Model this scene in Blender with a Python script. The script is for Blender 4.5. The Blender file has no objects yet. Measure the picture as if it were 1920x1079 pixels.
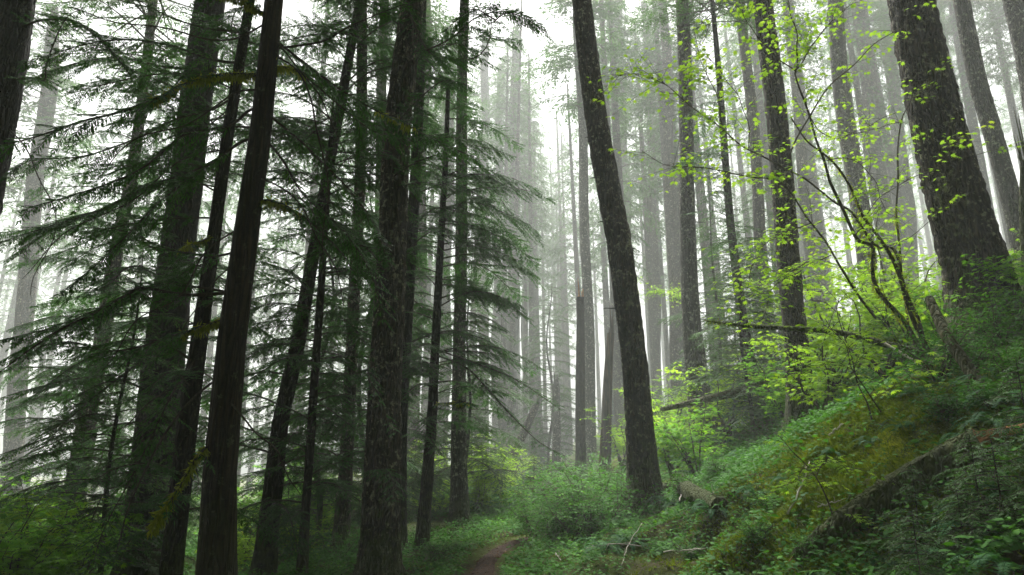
import bpy, math, random
import numpy as np

# ------------------------------------------------------------------ camera, sky, sun, exposure
C = bpy.context.scene.collection
SC = bpy.context.scene
PITCH = math.radians(14.0)
CAMZ = 1.6
cam_d = bpy.data.cameras.new('camera')
cam_d.sensor_width = 36.0
cam_d.lens = 24.0
cam_d.clip_start = 0.05
cam_d.clip_end = 2000.0
cam = bpy.data.objects.new('camera', cam_d)
cam.location = (0, 0, CAMZ)
cam.rotation_euler = (math.radians(90) + PITCH, 0, 0)
C.objects.link(cam)
SC.camera = cam

SUN_EL, SUN_AZ = math.radians(58), math.radians(-4)
world = bpy.data.worlds.new('World')
SC.world = world
world.use_nodes = True
wn = world.node_tree.nodes
wl = world.node_tree.links
wn.clear()
w_out = wn.new('ShaderNodeOutputWorld')
w_bg = wn.new('ShaderNodeBackground')
w_sky = wn.new('ShaderNodeTexSky')
w_sky.sky_type = 'NISHITA'
w_sky.sun_disc = False
w_sky.sun_elevation = SUN_EL
w_sky.sun_rotation = SUN_AZ
w_sky.air_density = 1.0
w_sky.dust_density = 6.0
w_sky.ozone_density = 1.0
w_hs = wn.new('ShaderNodeHueSaturation')      # overcast: the blue is taken out of the sky
w_hs.inputs['Saturation'].default_value = 0.12
w_hs.inputs['Value'].default_value = 0.5        # and dimmed by the cloud
wl.new(w_sky.outputs[0], w_hs.inputs['Color'])
wl.new(w_hs.outputs[0], w_bg.inputs['Color'])
w_bg.inputs['Strength'].default_value = 0.05
wl.new(w_bg.outputs[0], w_out.inputs['Surface'])

sun_d = bpy.data.lights.new('sun', 'SUN')
sun_d.energy = 4.4
sun_d.angle = math.radians(30)
sun_d.color = (1.0, 0.99, 0.95)
sun = bpy.data.objects.new('sun', sun_d)
sun.rotation_euler = (math.radians(90) - SUN_EL, 0, math.pi - SUN_AZ)
C.objects.link(sun)

SC.view_settings.view_transform = 'Standard'
SC.view_settings.look = 'None'
SC.view_settings.exposure = 2.65
SC.view_settings.gamma = 1.0
SC.view_settings.use_curve_mapping = False
SC.render.engine = 'CYCLES'
cy = SC.cycles
cy.use_denoising = True
cy.max_bounces = 6
cy.diffuse_bounces = 3
cy.glossy_bounces = 1
cy.transmission_bounces = 3
cy.volume_bounces = 2
cy.transparent_max_bounces = 4
cy.caustics_reflective = False
cy.caustics_refractive = False
cy.sample_clamp_indirect = 4.0

HAZE_DENSITY = 0.0033

# ------------------------------------------------------------------ small maths
FW = np.array([0, math.cos(PITCH), math.sin(PITCH)])
UPV = np.array([0, -math.sin(PITCH), math.cos(PITCH)])
CAM = np.array([0, 0, CAMZ])
FPX = 1280.0


def ray(px, py):
    return FW + np.array([(px - 960) / FPX, 0, 0]) + UPV * ((539.5 - py) / FPX)


def P(px, py, Y):
    d = ray(px, py)
    return CAM + d * (Y / d[1])


def proj(p):
    q = np.asarray(p) - CAM
    z = q @ FW
    return 960 + FPX * q[..., 0] / z, 539.5 - FPX * (q @ UPV) / z


def softplus(u, k=0.5):
    return np.logaddexp(0, np.asarray(u, float) / k) * k


_r = np.random.RandomState(7)
_W = [(_r.uniform(0.25, 0.9) * 2 ** (i / 5.0), _r.uniform(0, 6.28), _r.uniform(0, 6.28)) for i in range(18)]


def lumps(x, y):
    s = 0
    for (f, a, p) in _W:
        s = s + np.sin(f * (np.cos(a) * x + np.sin(a) * y) + p) / f
    return s * 0.045


_W2 = [(_r.uniform(2.5, 7.5), _r.uniform(0, 6.28), _r.uniform(0, 6.28)) for i in range(16)]


def bumps(x, y):
    s = 0
    for (f, a, p) in _W2:
        s = s + np.sin(f * (np.cos(a) * x + np.sin(a) * y) + p) / f
    return s * 0.12


def toe(y):
    return 1.5 + 0.055 * np.maximum(0, np.asarray(y, float) - 10)


def H(x, y):
    """height of the forest floor"""
    x = np.asarray(x, float)
    y = np.asarray(y, float)
    u = softplus(x - toe(y), 0.6)
    right = 15 * (1 - np.exp(-u * 0.66 / 15))
    left = -5 * (1 - np.exp(-softplus(-x - 2.5, 0.8) * 0.20 / 5))
    base = 0.016 * softplus(y - 13, 2.0)
    mound = 0.42 * np.exp(-((x - 3.9) / 1.1) ** 2 - ((y - 8.1) / 1.5) ** 2)
    near = 1 / (1 + np.exp(-(np.abs(x + 0.2) - 0.9) * 4))
    return base + right + left + mound + lumps(x, y) * (0.25 + 0.75 * near) + bumps(x, y) * near * np.exp(-(y / 30.0) ** 2)


def G(px, py, far=120.0):
    """where the ray through a picture point meets the ground"""
    d = ray(px, py)
    s = np.linspace(1.5, far, 3000)
    q = CAM + s[:, None] * d
    below = q[:, 2] < H(q[:, 0], q[:, 1])
    i = int(np.argmax(below)) if below.any() else len(s) - 1
    p = q[i].copy()
    p[2] = float(H(p[0], p[1]))
    return p


def nrm(v):
    v = np.asarray(v, float)
    return v / np.maximum(np.linalg.norm(v, axis=-1, keepdims=True), 1e-9)


def resample(pts, n):
    """smooth curve through the points (Catmull-Rom), n even steps"""
    p = np.asarray(pts, float)
    if len(p) > 2:
        q = np.vstack([2 * p[0] - p[1], p, 2 * p[-1] - p[-2]])
        out = []
        for i in range(1, len(q) - 2):
            t = np.linspace(0, 1, 9)[:-1][:, None]
            a, b, c, d = q[i - 1], q[i], q[i + 1], q[i + 2]
            out.append(0.5 * ((2 * b) + (c - a) * t + (2 * a - 5 * b + 4 * c - d) * t ** 2 + (3 * b - a - 3 * c + d) * t ** 3))
        p = np.vstack(out + [p[-1:]])
    seg = np.r_[0, np.cumsum(np.linalg.norm(np.diff(p, axis=0), axis=1))]
    s = np.linspace(0, seg[-1], n)
    return np.stack([np.interp(s, seg, p[:, k]) for k in range(3)], 1), seg[-1]


# ------------------------------------------------------------------ geometry collector
class Geo:
    def __init__(self):
        self.v, self.q, self.t, self.n = [], [], [], 0
        self.qm, self.tm = [], []

    def add(self, v, quads=None, tris=None, mat=0):
        v = np.asarray(v, float).reshape(-1, 3)
        if quads is not None and len(quads):
            self.q.append(np.asarray(quads, int).reshape(-1, 4) + self.n)
            self.qm.append(np.full(len(self.q[-1]), mat))
        if tris is not None and len(tris):
            self.t.append(np.asarray(tris, int).reshape(-1, 3) + self.n)
            self.tm.append(np.full(len(self.t[-1]), mat))
        self.v.append(v)
        self.n += len(v)

    def mesh(self, name, mats, smooth=False):
        me = bpy.data.meshes.new(name)
        V = np.vstack(self.v) if self.v else np.zeros((0, 3))
        Q = np.vstack(self.q) if self.q else np.zeros((0, 4), int)
        T = np.vstack(self.t) if self.t else np.zeros((0, 3), int)
        me.vertices.add(len(V))
        me.vertices.foreach_set('co', V.astype(np.float32).ravel())
        me.loops.add(Q.size + T.size)
        me.loops.foreach_set('vertex_index', np.r_[Q.ravel(), T.ravel()].astype(np.int32))
        me.polygons.add(len(Q) + len(T))
        st = np.r_[np.arange(len(Q)) * 4, len(Q) * 4 + np.arange(len(T)) * 3]
        me.polygons.foreach_set('loop_start', st.astype(np.int32))
        mi = np.concatenate(self.qm + self.tm) if (self.qm or self.tm) else np.zeros(0)
        me.polygons.foreach_set('material_index', mi.astype(np.int32))
        me.polygons.foreach_set('use_smooth', np.full(len(Q) + len(T), smooth))
        me.update(calc_edges=True)
        for m in (mats if isinstance(mats, (list, tuple)) else [mats]):
            me.materials.append(m)
        return me

    def tube(self, pts, rad, sides=6, mat=0, cap=True):
        pts = np.asarray(pts, float)
        n = len(pts)
        rad = np.broadcast_to(np.asarray(rad, float), (n,))
        T = nrm(np.gradient(pts, axis=0))
        ref = np.array([0, 0, 1.0]) if abs(T[0][2]) < 0.9 else np.array([1.0, 0, 0])
        a = nrm(np.cross(T, ref))
        b = np.cross(T, a)
        th = np.arange(sides) * 2 * math.pi / sides
        ring = pts[:, None] + rad[:, None, None] * (a[:, None] * np.cos(th)[None, :, None] + b[:, None] * np.sin(th)[None, :, None])
        i = np.arange(n - 1)[:, None] * sides
        j = np.arange(sides)[None]
        k = (j + 1) % sides
        q = np.stack([i + j, i + k, i + sides + k, i + sides + j], -1).reshape(-1, 4)
        v = ring.reshape(-1, 3)
        tr = None
        if cap:
            v = np.vstack([v, pts[:1], pts[-1:]])
            c0, c1 = n * sides, n * sides + 1
            jj = np.arange(sides)
            kk = (jj + 1) % sides
            tr = np.vstack([np.stack([np.full(sides, c0), kk, jj], 1), np.stack([np.full(sides, c1), (n - 1) * sides + jj, (n - 1) * sides + kk], 1)])
        self.add(v, q, tr, mat)

    def twigs(self, R, rad):
        """many thin three-sided twigs at once: R (n, m, 3) points, rad (m,) radii"""
        n, m, _ = R.shape
        if n == 0:
            return
        T = nrm(np.gradient(R, axis=1))
        a = nrm(np.cross(T, np.array([0.13, 0.21, 1.0])))
        b = np.cross(T, a)
        th = np.arange(3) * 2 * math.pi / 3
        rad = np.asarray(rad, float).reshape(1, m, 1, 1)
        v = R[:, :, None] + rad * (a[:, :, None] * np.cos(th)[None, None, :, None] + b[:, :, None] * np.sin(th)[None, None, :, None])
        i = (np.arange(n)[:, None, None] * m + np.arange(m - 1)[None, :, None]) * 3
        j = np.arange(3)[None, None]
        k = (j + 1) % 3
        q = np.stack([i + j, i + k, i + 3 + k, i + 3 + j], -1).reshape(-1, 4)
        self.add(v.reshape(-1, 3), q)

    def kites(self, B, D, W, ln, wd, wide_at=0.42):
        """many small leaflets at once"""
        B = B.reshape(-1, 3)
        n = len(B)
        if n == 0:
            return
        D = nrm(D.reshape(-1, 3))
        W = nrm(W.reshape(-1, 3))
        ln = np.broadcast_to(np.asarray(ln, float), (n,))[:, None]
        wd = np.broadcast_to(np.asarray(wd, float), (n,))[:, None]
        mid = B + D * ln * wide_at
        v = np.stack([B, mid + W * wd * 0.5, B + D * ln, mid - W * wd * 0.5], 1).reshape(-1, 3)
        self.add(v, np.arange(n * 4).reshape(-1, 4))

    def stamps(self, B, X, Y, Z, size, tv, tt):
        """copies of a small leaf outline (tv verts, tt tris) in the frames X, Y, Z"""
        n = len(B)
        if n == 0:
            return
        s = np.broadcast_to(np.asarray(size, float), (n,))[:, None, None]
        v = B[:, None] + s * (tv[None, :, 0:1] * X[:, None] + tv[None, :, 1:2] * Y[:, None] + tv[None, :, 2:3] * Z[:, None])
        k = len(tv)
        t = (np.arange(n)[:, None, None] * k + tt[None]).reshape(-1, 3)
        self.add(v.reshape(-1, 3), None, t)


# ------------------------------------------------------------------ materials
def new_mat(name):
    m = bpy.data.materials.new(name)
    m.use_nodes = True
    nt = m.node_tree
    nt.nodes.clear()
    return m, nt.nodes, nt.links


def ramp(N, stops):
    r = N.new('ShaderNodeValToRGB')
    e = r.color_ramp.elements
    while len(e) < len(stops):
        e.new(0.5)
    for i, (p, c) in enumerate(stops):
        e[i].position = p
        e[i].color = (*c, 1) if len(c) == 3 else c
    return r


def mapping(N, L, scale, coord='Object', rnd=True):
    tc = N.new('ShaderNodeTexCoord')
    mp = N.new('ShaderNodeMapping')
    mp.inputs['Scale'].default_value = scale
    L.new(tc.outputs[coord], mp.inputs['Vector'])
    if rnd:
        oi = N.new('ShaderNodeObjectInfo')
        mu = N.new('ShaderNodeMath')
        mu.operation = 'MULTIPLY'
        mu.inputs[1].default_value = 37.0
        L.new(oi.outputs['Random'], mu.inputs[0])
        L.new(mu.outputs[0], mp.inputs['Location'])
    return mp


def mixc(N, L, fac, a, b, mode='MIX'):
    m = N.new('ShaderNodeMix')
    m.data_type = 'RGBA'
    m.blend_type = mode
    for sock, v in ((m.inputs[0], fac), (m.inputs[6], a), (m.inputs[7], b)):
        if isinstance(v, (int, float)):
            sock.default_value = v
        elif isinstance(v, tuple):
            sock.default_value = (*v, 1)
        else:
            L.new(v, sock)
    return m.outputs[2]


def noise(N, L, mp, scale, detail=4, rough=0.6, dist=0.0):
    t = N.new('ShaderNodeTexNoise')
    t.inputs['Scale'].default_value = scale
    t.inputs['Detail'].default_value = detail
    t.inputs['Roughness'].default_value = rough
    t.inputs['Distortion'].default_value = dist
    L.new(mp.outputs[0], t.inputs['Vector'])
    return t.outputs['Fac']


def bark(name, dark, light, lichen, lichen_amt, moss_h=0.8, moss_amt=0.55, plate=19.0, stretch=0.2, bump=1.0):
    """bark in vertical plates with fissures, lichen specks and moss towards the foot"""
    m, N, L = new_mat(name)
    out = N.new('ShaderNodeOutputMaterial')
    bs = N.new('ShaderNodeBsdfPrincipled')
    bs.inputs['Roughness'].default_value = 0.9
    bs.inputs['Specular IOR Level'].default_value = 0.25
    mp = mapping(N, L, (1, 1, stretch))
    vo = N.new('ShaderNodeTexVoronoi')
    vo.feature = 'DISTANCE_TO_EDGE'
    vo.inputs['Scale'].default_value = plate
    # warp the cells so that the fissures wander
    wn_ = N.new('ShaderNodeTexNoise')
    wn_.inputs['Scale'].default_value = 9
    wn_.inputs['Detail'].default_value = 3
    L.new(mp.outputs[0], wn_.inputs['Vector'])
    va = N.new('ShaderNodeVectorMath')
    va.operation = 'MULTIPLY_ADD'
    va.inputs[1].default_value = (0.13, 0.13, 0.13)
    L.new(wn_.outputs['Color'], va.inputs[0])
    L.new(mp.outputs[0], va.inputs[2])
    L.new(va.outputs[0], vo.inputs['Vector'])
    mp2 = mapping(N, L, (1, 1, 0.5))
    fine = noise(N, L, mp2, 40, 5, 0.7)
    mp3 = mapping(N, L, (1, 1, 0.8))
    big = noise(N, L, mp3, 2.2, 4, 0.6)
    crk = ramp(N, [(0.0, (0, 0, 0)), (0.10, (0.45, 0.45, 0.45)), (0.34, (1, 1, 1))])
    L.new(vo.outputs['Distance'], crk.inputs[0])
    base = mixc(N, L, fine, dark, light)
    base = mixc(N, L, crk.outputs[0], tuple(c * 0.55 for c in dark), base)
    # large-scale variation of the bark tone
    bg = ramp(N, [(0.3, (0.62, 0.62, 0.62)), (0.7, (1.25, 1.22, 1.18))])
    L.new(big, bg.inputs[0])
    base = mixc(N, L, 1.0, base, bg.outputs[0], 'MULTIPLY')
    # lichen
    lf = noise(N, L, mapping(N, L, (1, 1, 0.9)), 13, 5, 0.72)
    lg = noise(N, L, mp3, 4.0, 3, 0.6)
    la = N.new('ShaderNodeMath')
    la.operation = 'MULTIPLY_ADD'
    la.inputs[1].default_value = 0.30
    L.new(lg, la.inputs[0])
    lb_ = N.new('ShaderNodeMath')
    lb_.operation = 'MULTIPLY'
    lb_.inputs[1].default_value = 0.80
    L.new(lf, lb_.inputs[0])
    L.new(lb_.outputs[0], la.inputs[2])
    ln = la.outputs[0]
    lr = ramp(N, [(0.655 - 0.08 * lichen_amt, (0, 0, 0)), (0.74 - 0.08 * lichen_amt, (1, 1, 1))])
    L.new(ln, lr.inputs[0])
    lm = N.new('ShaderNodeMath')
    lm.operation = 'MULTIPLY'
    lm.inputs[1].default_value = min(1.0, 0.35 + 0.5 * lichen_amt)
    L.new(lr.outputs[0], lm.inputs[0])
    base = mixc(N, L, lm.outputs[0], base, lichen)
    # moss round the foot of the trunk and in streaks above it
    tc = N.new('ShaderNodeTexCoord')
    sx = N.new('ShaderNodeSeparateXYZ')
    L.new(tc.outputs['Object'], sx.inputs[0])
    mr = N.new('ShaderNodeMapRange')
    mr.inputs['From Min'].default_value = moss_h * 2.2
    mr.inputs['From Max'].default_value = 0.1
    mr.inputs['To Min'].default_value = -0.06
    mr.inputs['To Max'].default_value = 0.34
    L.new(sx.outputs['Z'], mr.inputs[0])
    mn = noise(N, L, mp3, 5, 5, 0.7)
    ad = N.new('ShaderNodeMath')
    ad.operation = 'ADD'
    L.new(mr.outputs[0], ad.inputs[0])
    L.new(mn, ad.inputs[1])
    rr = ramp(N, [(0.58, (0, 0, 0)), (0.72, (moss_amt, moss_amt, moss_amt))])
    L.new(ad.outputs[0], rr.inputs[0])
    mossc = mixc(N, L, fine, (0.030, 0.050, 0.008), (0.095, 0.125, 0.022))
    base = mixc(N, L, rr.outputs[0], base, mossc)
    L.new(base, bs.inputs['Base Color'])
    hm = N.new('ShaderNodeMath')
    hm.operation = 'MULTIPLY_ADD'
    hm.inputs[1].default_value = 0.35
    L.new(fine, hm.inputs[0])
    L.new(crk.outputs[0], hm.inputs[2])
    bp = N.new('ShaderNodeBump')
    bp.inputs['Strength'].default_value = bump
    bp.inputs['Distance'].default_value = 0.06
    L.new(hm.outputs[0], bp.inputs['Height'])
    L.new(bp.outputs[0], bs.inputs['Normal'])
    L.new(bs.outputs[0], out.inputs['Surface'])
    return m


def leaf_mat(name, c0, c1, transl=0.35, c2=None, rough=0.6, spec=0.12):
    """thin leaves: reflect and let light through; every leaf its own tone"""
    m, N, L = new_mat(name)
    out = N.new('ShaderNodeOutputMaterial')
    ge = N.new('ShaderNodeNewGeometry')
    stops = [(0.0, c0), (1.0, c1)] if c2 is None else [(0.0, c0), (0.75, c1), (1.0, c2)]
    rp = ramp(N, stops)
    mp = mapping(N, L, (1, 1, 1))
    nz = noise(N, L, mp, 1.1, 3, 0.6)
    mm = N.new('ShaderNodeMath')
    mm.operation = 'MULTIPLY_ADD'
    mm.inputs[1].default_value = 0.55
    sub = N.new('ShaderNodeMath')
    sub.operation = 'MULTIPLY_ADD'
    sub.inputs[1].default_value = 1.5
    sub.inputs[2].default_value = -0.55
    L.new(nz, sub.inputs[0])
    L.new(ge.outputs['Random Per Island'], mm.inputs[0])
    L.new(sub.outputs[0], mm.inputs[2])
    L.new(mm.outputs[0], rp.inputs[0])
    bs = N.new('ShaderNodeBsdfPrincipled')
    bs.inputs['Roughness'].default_value = rough
    bs.inputs['Specular IOR Level'].default_value = spec
    L.new(rp.outputs[0], bs.inputs['Base Color'])
    tr = N.new('ShaderNodeBsdfTranslucent')
    tcol = mixc(N, L, 1.0, rp.outputs[0], (1.15, 1.1, 0.55), 'MULTIPLY')
    L.new(tcol, tr.inputs['Color'])
    mx = N.new('ShaderNodeMixShader')
    mx.inputs[0].default_value = transl
    L.new(bs.outputs[0], mx.inputs[1])
    L.new(tr.outputs[0], mx.inputs[2])
    L.new(mx.outputs[0], out.inputs['Surface'])
    return m


def mottle(name, stops, scale=8.0, bump=0.6, dist=0.02, stretch=(1, 1, 1), rough=0.95, detail=6):
    m, N, L = new_mat(name)
    out = N.new('ShaderNodeOutputMaterial')
    bs = N.new('ShaderNodeBsdfPrincipled')
    bs.inputs['Roughness'].default_value = rough
    bs.inputs['Specular IOR Level'].default_value = 0.2
    mp = mapping(N, L, stretch)
    nz = noise(N, L, mp, scale, detail, 0.7, 0.3)
    rp = ramp(N, stops)
    L.new(nz, rp.inputs[0])
    L.new(rp.outputs[0], bs.inputs['Base Color'])
    n2 = noise(N, L, mp, scale * 5, 5, 0.7)
    bp = N.new('ShaderNodeBump')
    bp.inputs['Strength'].default_value = bump
    bp.inputs['Distance'].default_value = dist
    L.new(n2, bp.inputs['Height'])
    L.new(bp.outputs[0], bs.inputs['Normal'])
    L.new(bs.outputs[0], out.inputs['Surface'])
    return m


M_FIR = bark('fir_bark', (0.015, 0.0105, 0.0065), (0.100, 0.072, 0.046), (0.34, 0.33, 0.21), 0.78)
M_FIR_DARK = bark('dark_bark', (0.011, 0.0075, 0.0048), (0.044, 0.031, 0.020), (0.12, 0.13, 0.065), 0.45)
M_FIR_PALE = bark('pale_bark', (0.026, 0.022, 0.017), (0.115, 0.10, 0.076), (0.30, 0.31, 0.22), 0.9)
M_RED = bark('red_wood', (0.045, 0.024, 0.014), (0.15, 0.08, 0.048), (0.16, 0.15, 0.10), 0.0, stretch=0.06, plate=14)
M_LOG = bark('log_bark', (0.035, 0.023, 0.017), (0.17, 0.115, 0.085), (0.28, 0.28, 0.21), 0.7, moss_h=3, moss_amt=0.8)
M_TWIG = mottle('twig_bark', [(0.35, (0.022, 0.016, 0.012)), (0.62, (0.06, 0.046, 0.034)), (0.75, (0.10, 0.10, 0.05))], 9)
M_STEM = mottle('maple_bark', [(0.35, (0.030, 0.024, 0.016)), (0.6, (0.075, 0.062, 0.04)), (0.72, (0.10, 0.115, 0.03))], 7)
M_PALE_STICK = mottle('bleached_wood', [(0.3, (0.17, 0.145, 0.11)), (0.7, (0.48, 0.45, 0.38))], 10, stretch=(1, 1, 1))
M_SOIL = mottle('path_soil', [(0.3, (0.016, 0.009, 0.006)), (0.55, (0.046, 0.024, 0.016)), (0.75, (0.10, 0.058, 0.038))], 7, 1.0, 0.03)
M_FOL = leaf_mat('conifer_foliage', (0.018, 0.052, 0.010), (0.050, 0.130, 0.022), 0.30, (0.09, 0.18, 0.03))
M_FOL_NEAR = leaf_mat('cedar_foliage', (0.014, 0.050, 0.010), (0.042, 0.138, 0.022), 0.32, (0.085, 0.20, 0.030), 0.6, 0.12)
M_MAPLE = leaf_mat('maple_leaf', (0.13, 0.27, 0.024), (0.29, 0.48, 0.042), 0.50, (0.45, 0.58, 0.08), 0.6, 0.1)
M_BUSH = leaf_mat('shrub_leaf', (0.035, 0.115, 0.014), (0.090, 0.235, 0.024), 0.42, (0.19, 0.36, 0.035), 0.6, 0.1)
M_LEAFY = leaf_mat('green_maple_leaf', (0.07, 0.20, 0.018), (0.17, 0.39, 0.030), 0.48, (0.29, 0.52, 0.05), 0.6, 0.1)
M_HERB = leaf_mat('herb_leaf', (0.020, 0.085, 0.011), (0.062, 0.195, 0.018), 0.36, (0.15, 0.33, 0.026), 0.65, 0.08)
M_FERN = leaf_mat('fern_leaf', (0.018, 0.065, 0.024), (0.045, 0.14, 0.045), 0.30, (0.09, 0.25, 0.06), 0.65, 0.08)
M_MOSS = leaf_mat('moss', (0.052, 0.088, 0.007), (0.155, 0.215, 0.014), 0.38, (0.31, 0.34, 0.024), 0.9, 0.1)
M_MOSS_HANG = leaf_mat('hanging_moss', (0.10, 0.125, 0.012), (0.30, 0.35, 0.03), 0.45, (0.44, 0.46, 0.05), 0.9, 0.1)
M_ORANGE = mottle('rotten_wood', [(0.3, (0.09, 0.04, 0.016)), (0.6, (0.36, 0.165, 0.06)), (0.8, (0.55, 0.30, 0.13))], 9, 1, 0.03, (1, 1, 1))


def ground_material():
    m, N, L = new_mat('forest_floor')
    out = N.new('ShaderNodeOutputMaterial')
    bs = N.new('ShaderNodeBsdfPrincipled')
    bs.inputs['Roughness'].default_value = 0.97
    bs.inputs['Specular IOR Level'].default_value = 0.1
    mp = mapping(N, L, (1, 1, 1), rnd=False)
    n1 = noise(N, L, mp, 0.55, 5, 0.65)
    n2 = noise(N, L, mp, 9, 6, 0.75)
    duff = mixc(N, L, n2, (0.020, 0.013, 0.009), (0.085, 0.055, 0.034))
    moss = mixc(N, L, n2, (0.022, 0.042, 0.006), (0.10, 0.125, 0.018))
    r1 = ramp(N, [(0.40, (0.25, 0.25, 0.25)), (0.56, (1, 1, 1))])
    L.new(n1, r1.inputs[0])
    col = mixc(N, L, r1.outputs[0], duff, moss)
    L.new(col, bs.inputs['Base Color'])
    n3 = noise(N, L, mp, 28, 6, 0.8)
    bp = N.new('ShaderNodeBump')
    bp.inputs['Strength'].default_value = 1.0
    bp.inputs['Distance'].default_value = 0.06
    L.new(n3, bp.inputs['Height'])
    L.new(bp.outputs[0], bs.inputs['Normal'])
    L.new(bs.outputs[0], out.inputs['Surface'])
    return m


# ------------------------------------------------------------------ object helpers
def obj(name, mesh, parent=None, loc=None):
    o = bpy.data.objects.new(name, mesh)
    C.objects.link(o)
    if parent is not None:
        o.parent = parent
    if loc is not None:
        o.location = loc
    return o


def thing(name, label, cat, loc=(0, 0, 0), rz=0.0, group=None):
    o = bpy.data.objects.new(name, None)
    o.empty_display_size = 0.2
    C.objects.link(o)
    o.location = loc
    o.rotation_euler = (0, 0, rz)
    o['label'] = label
    o['category'] = cat
    if group:
        o['group'] = group
    return o


def tag(o, label, cat, group=None):
    o['label'] = label
    o['category'] = cat
    if group:
        o['group'] = group
    return o


def copy_tree(root, parent=None):
    c = root.copy()
    C.objects.link(c)
    if parent is not None:
        c.parent = parent
    for ch in KIDS.get(root.name, []):
        d = ch.copy()
        C.objects.link(d)
        d.parent = c
        for g in KIDS.get(ch.name, []):
            e = g.copy()
            C.objects.link(e)
            e.parent = d
    return c


KIDS = {}

# ------------------------------------------------------------------ the ground, the path
def build_ground():
    def axis(lo, hi, fine, n_f, n_c):
        a = np.linspace(fine[0], fine[1], n_f)
        left = fine[0] - np.geomspace(0.06, fine[0] - lo, n_c)[::-1] if lo < fine[0] else np.zeros(0)
        right = fine[1] + np.geomspace(0.06, hi - fine[1], n_c)
        return np.r_[left, a, right]
    xs = axis(-120, 120, (-5, 8), 200, 90)
    ys = axis(-14, 154, (2.5, 20), 240, 80)
    X, Y = np.meshgrid(xs, ys)
    rs = np.random.RandomState(3)
    Z = H(X, Y)
    onpath = path_mask(X, Y, 0.75)
    Z = Z + rs.uniform(-0.022, 0.022, Z.shape) * (1 - onpath)
    nx, ny = len(xs), len(ys)
    V = np.stack([X, Y, Z], -1).reshape(-1, 3)
    i = np.arange(ny - 1)[:, None] * nx + np.arange(nx - 1)[None]
    q = np.stack([i, i + 1, i + nx + 1, i + nx], -1).reshape(-1, 4)
    g = Geo()
    g.add(V, q)
    o = obj('ground', g.mesh('ground', ground_material(), True))
    o['kind'] = 'structure'


PATH = np.array([(0.35, -6, .30), (0.15, 0, .29), (-0.20, 5, .24), (-0.44, 9.0, .20), (-0.46, 10.6, .20), (-0.33, 12.2, .21), (-0.08, 13.4, .22), (0.45, 14.4, .18), (1.4, 15.0, .12), (2.4, 15.6, .2)])
_pp, _ = resample(np.c_[PATH[:, :2], np.zeros(len(PATH))], 240)


def path_mask(x, y, w):
    """1 on the path, 0 beyond w metres from its middle"""
    x = np.asarray(x, float)
    y = np.asarray(y, float)
    sh = x.shape
    q = np.stack([x.ravel(), y.ravel()], 1)
    out = np.zeros(len(q))
    near = (np.abs(q[:, 0]) < 4) & (q[:, 1] < 20)
    if near.any():
        d = np.sqrt(((q[near][:, None] - _pp[None, ::3, :2]) ** 2).sum(-1)).min(1)
        out[near] = np.clip(1.6 * (1 - d / w), 0, 1)
    return out.reshape(sh)


def build_path():
    n = 240
    c, _ = resample(np.c_[PATH[:, :2], np.zeros(len(PATH))], n)
    w = np.interp(np.linspace(0, 1, n), np.linspace(0, 1, len(PATH)), PATH[:, 2])
    T = nrm(np.gradient(c, axis=0))
    S = np.stack([T[:, 1], -T[:, 0], np.zeros(n)], 1)
    rs = np.random.RandomState(5)
    k = np.linspace(-1, 1, 11)
    jl = 1 + 0.16 * np.convolve(rs.uniform(-1, 1, n + 8), np.ones(5) / 2.2, 'same')[:n]
    jr = 1 + 0.16 * np.convolve(rs.uniform(-1, 1, n + 8), np.ones(5) / 2.2, 'same')[:n]
    ww = np.where(k[None] < 0, w[:, None] * jl[:, None], w[:, None] * jr[:, None])
    V = c[:, None] + S[:, None] * (k[None] * ww)[..., None]
    z = H(V[..., 0], V[..., 1]) + 0.035 - 0.05 * np.abs(k)[None] ** 6 + rs.uniform(-0.008, 0.008, (n, 11))
    V[..., 2] = z
    i = np.arange(n - 1)[:, None] * 11 + np.arange(10)[None]
    q = np.stack([i, i + 1, i + 12, i + 11], -1).reshape(-1, 4)
    g = Geo()
    g.add(V.reshape(-1, 3), q)
    o = obj('path', g.mesh('path', M_SOIL, True))
    o['kind'] = 'structure'


build_ground()
build_path()

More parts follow.
